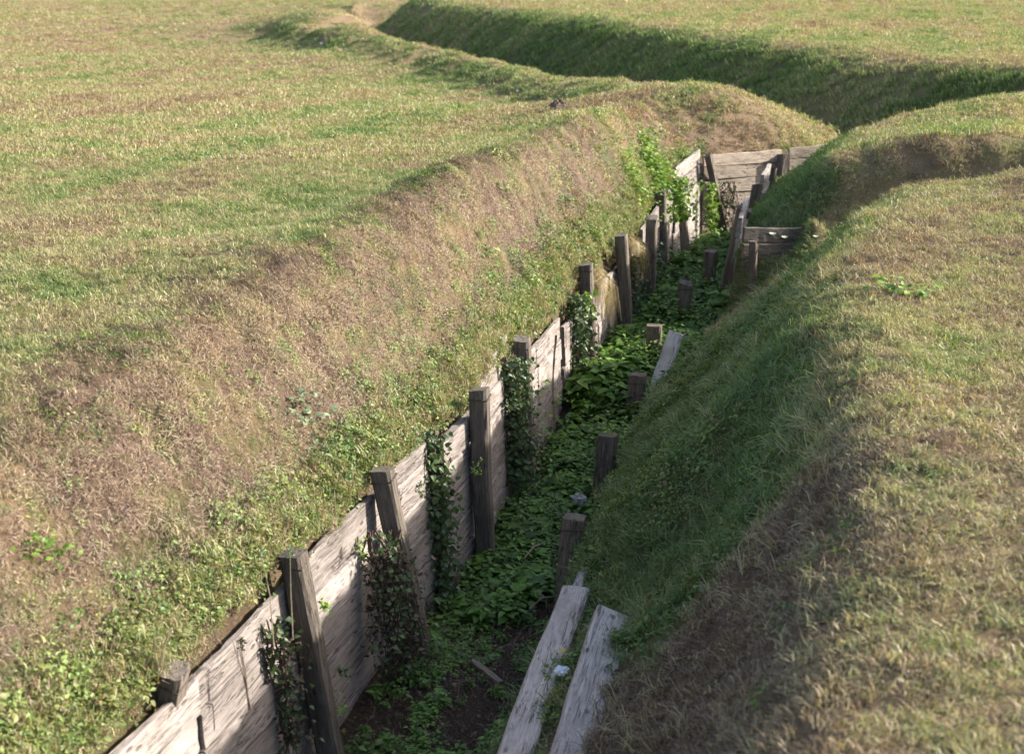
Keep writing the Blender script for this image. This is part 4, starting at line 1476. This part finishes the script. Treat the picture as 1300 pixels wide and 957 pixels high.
# flowers, leaves, litter, stones, molehills
def flower(p, label, mat=PETAL, r=.03, group=None):
    p = Vector(p)
    root = empty('wild_flower', p, label, 'flower', group)
    V, Fc = [], []
    tube(V, Fc, [Vector((0, 0, -.16)), Vector((.01, 0, -.08)), Vector((0, 0, 0))], .003, .002, 4)
    mesh_obj('stem', V, Fc, M_ROOT, root)
    L = Leaves()
    for i in range(9):
        a = i * 2 * math.pi / 9
        L.leaf(Vector((0, 0, 0)), Vector((math.cos(a), math.sin(a), .9)), Vector((0, 0, 1)), r, r * .7, rv(), .1)
    L.build('petals', mat, root)
    return root


GF = 'white flowers by the side bay'
flower(UY(981, 299, 13.1), 'left one of two white flowers in front of the side bay boards', PETAL, .045, GF)
flower(UY(996, 303, 13.1), 'right one of two white flowers in front of the side bay boards', PETAL, .04, GF)
flower(UY(1036, 302, 12.2), 'white flower on the grass edge right of the side bay boards', PETAL, .035, GF)
flower(Vector((U(1016, 274, -.6)[0], U(1016, 274, -.6)[1], -.5)), 'yellow flower in the dark hollow of the side bay', PETAL_Y, .06)

def crumple(name, p, r, mat, label, cat, seed, flat=.5, n=10):
    rr = random.Random(seed); V, Fc = [], []
    ns = n
    for i in range(ns + 1):
        th = math.pi * i / ns
        for j in range(ns * 2):
            a = math.pi * j / ns
            q = r * rr.uniform(.65, 1.15)
            V.append((q * math.sin(th) * math.cos(a), q * math.sin(th) * math.sin(a), q * math.cos(th) * flat))
    for i in range(ns):
        for j in range(ns * 2):
            a, b = i * ns * 2 + j, i * ns * 2 + (j + 1) % (ns * 2)
            Fc.append((a, b, b + ns * 2, a + ns * 2))
    o = mesh_obj(name, V, Fc, mat)
    o.location = p
    return tag(o, label, cat)


def on_ground(u, v, z0, up=0.0):
    return ray_hit(u, v, up)


crumple('crumpled_tissue', Vector(U(713, 851, -1.33)), .035, M_TISSUE, 'crumpled white tissue lying between the two pale beams', 'litter', 3, .6)
crumple('pale_stone', Vector(U(735, 634, -1.66)), .06, M_STONE, 'pale stone on the trench floor behind the worn stump', 'stone', 5, .8, 6)
crumple('pale_stone', Vector(U(700, 825, -1.7)), .05, M_STONE, 'flat grey stone under the dark side of the beam', 'stone', 6, .4, 6)
L = Leaves(); L.leaf(Vector((0, 0, 0)), Vector((.3, -1, .1)), Vector((.3, -.3, 1)), .055, .035, .5, .5)
dl = L.build('dry_leaf', M_DRYLEAF); dl.location = U(711, 822, -1.33); tag(dl, 'curled yellow leaf at the edge of the beam', 'leaf')


def molehill(u, v, r, label, seed):
    p = on_ground(u, v, -.45)
    rr = random.Random(seed)
    n, m = 12, 22
    V, Fc = [(0, 0, r * .45)], []
    for i in range(1, n + 1):
        t = i / n
        for j in range(m):
            a = 2 * math.pi * j / m
            q = r * t * (1 + .18 * math.sin(3 * a + seed)) * rr.uniform(.92, 1.08)
            x, y = q * math.cos(a), q * math.sin(a)
            zz = r * .45 * (1 - t ** 1.6) + rr.uniform(-.03, .05) * (1 - t * .6)
            V.append((x, y, zz + hz(p.x + x, p.y + y) - p.z - (.03 if i == n else 0)))
    for j in range(m):
        Fc.append((0, 1 + j, 1 + (j + 1) % m))
    for i in range(n - 1):
        for j in range(m):
            a, b = 1 + i * m + j, 1 + i * m + (j + 1) % m
            Fc.append((a, a + m, b + m, b))
    o = mesh_obj('molehill', V, Fc, M_EARTH); o.location = p
    return tag(o, label, 'molehill', 'molehills on the field')


molehill(708, 137, .19, 'wider front molehill of dark earth on the field', 1)
molehill(716, 126, .14, 'smaller molehill just behind the wider one', 4)

for i, (u, v, r, lb) in enumerate(((657, 118, .03, 'small white stone on the field beyond the berm'), (408, 57, .05, 'white stone near the foot of the far berm'),
                                   (468, 139, .03, 'pale flat stone in the middle of the left field'))):
    crumple('pale_stone', on_ground(u, v, -.45, .03), r, M_TISSUE if i < 2 else M_STONE, lb, 'stone', 20 + i, .7, 6)

# twigs on the floor
for i, (u, v, du, dv, lb) in enumerate(((672, 773, 30, -16, 'pale twig with a knobbly end beside the stump foot'), (668, 752, 26, 8, 'bent orange brown twig on the trench floor'),
                                        (640, 735, 28, 14, 'thin grey twig below the nettles'), (690, 690, -24, 18, 'short dark twig behind the stump'))):
    a = Vector(U(u, v, -1.72)); b = Vector(U(u + du, v + dv, -1.70))
    V, Fc = [], []
    m = (a + b) / 2 + Vector((0, .02, .02))
    tube(V, Fc, [a - a, m - a, b - a], .009, .004, 6)
    o = mesh_obj('dry_twig', V, Fc, M_TWIG); o.location = a
    tag(o, lb, 'twig', 'twigs on the trench floor')
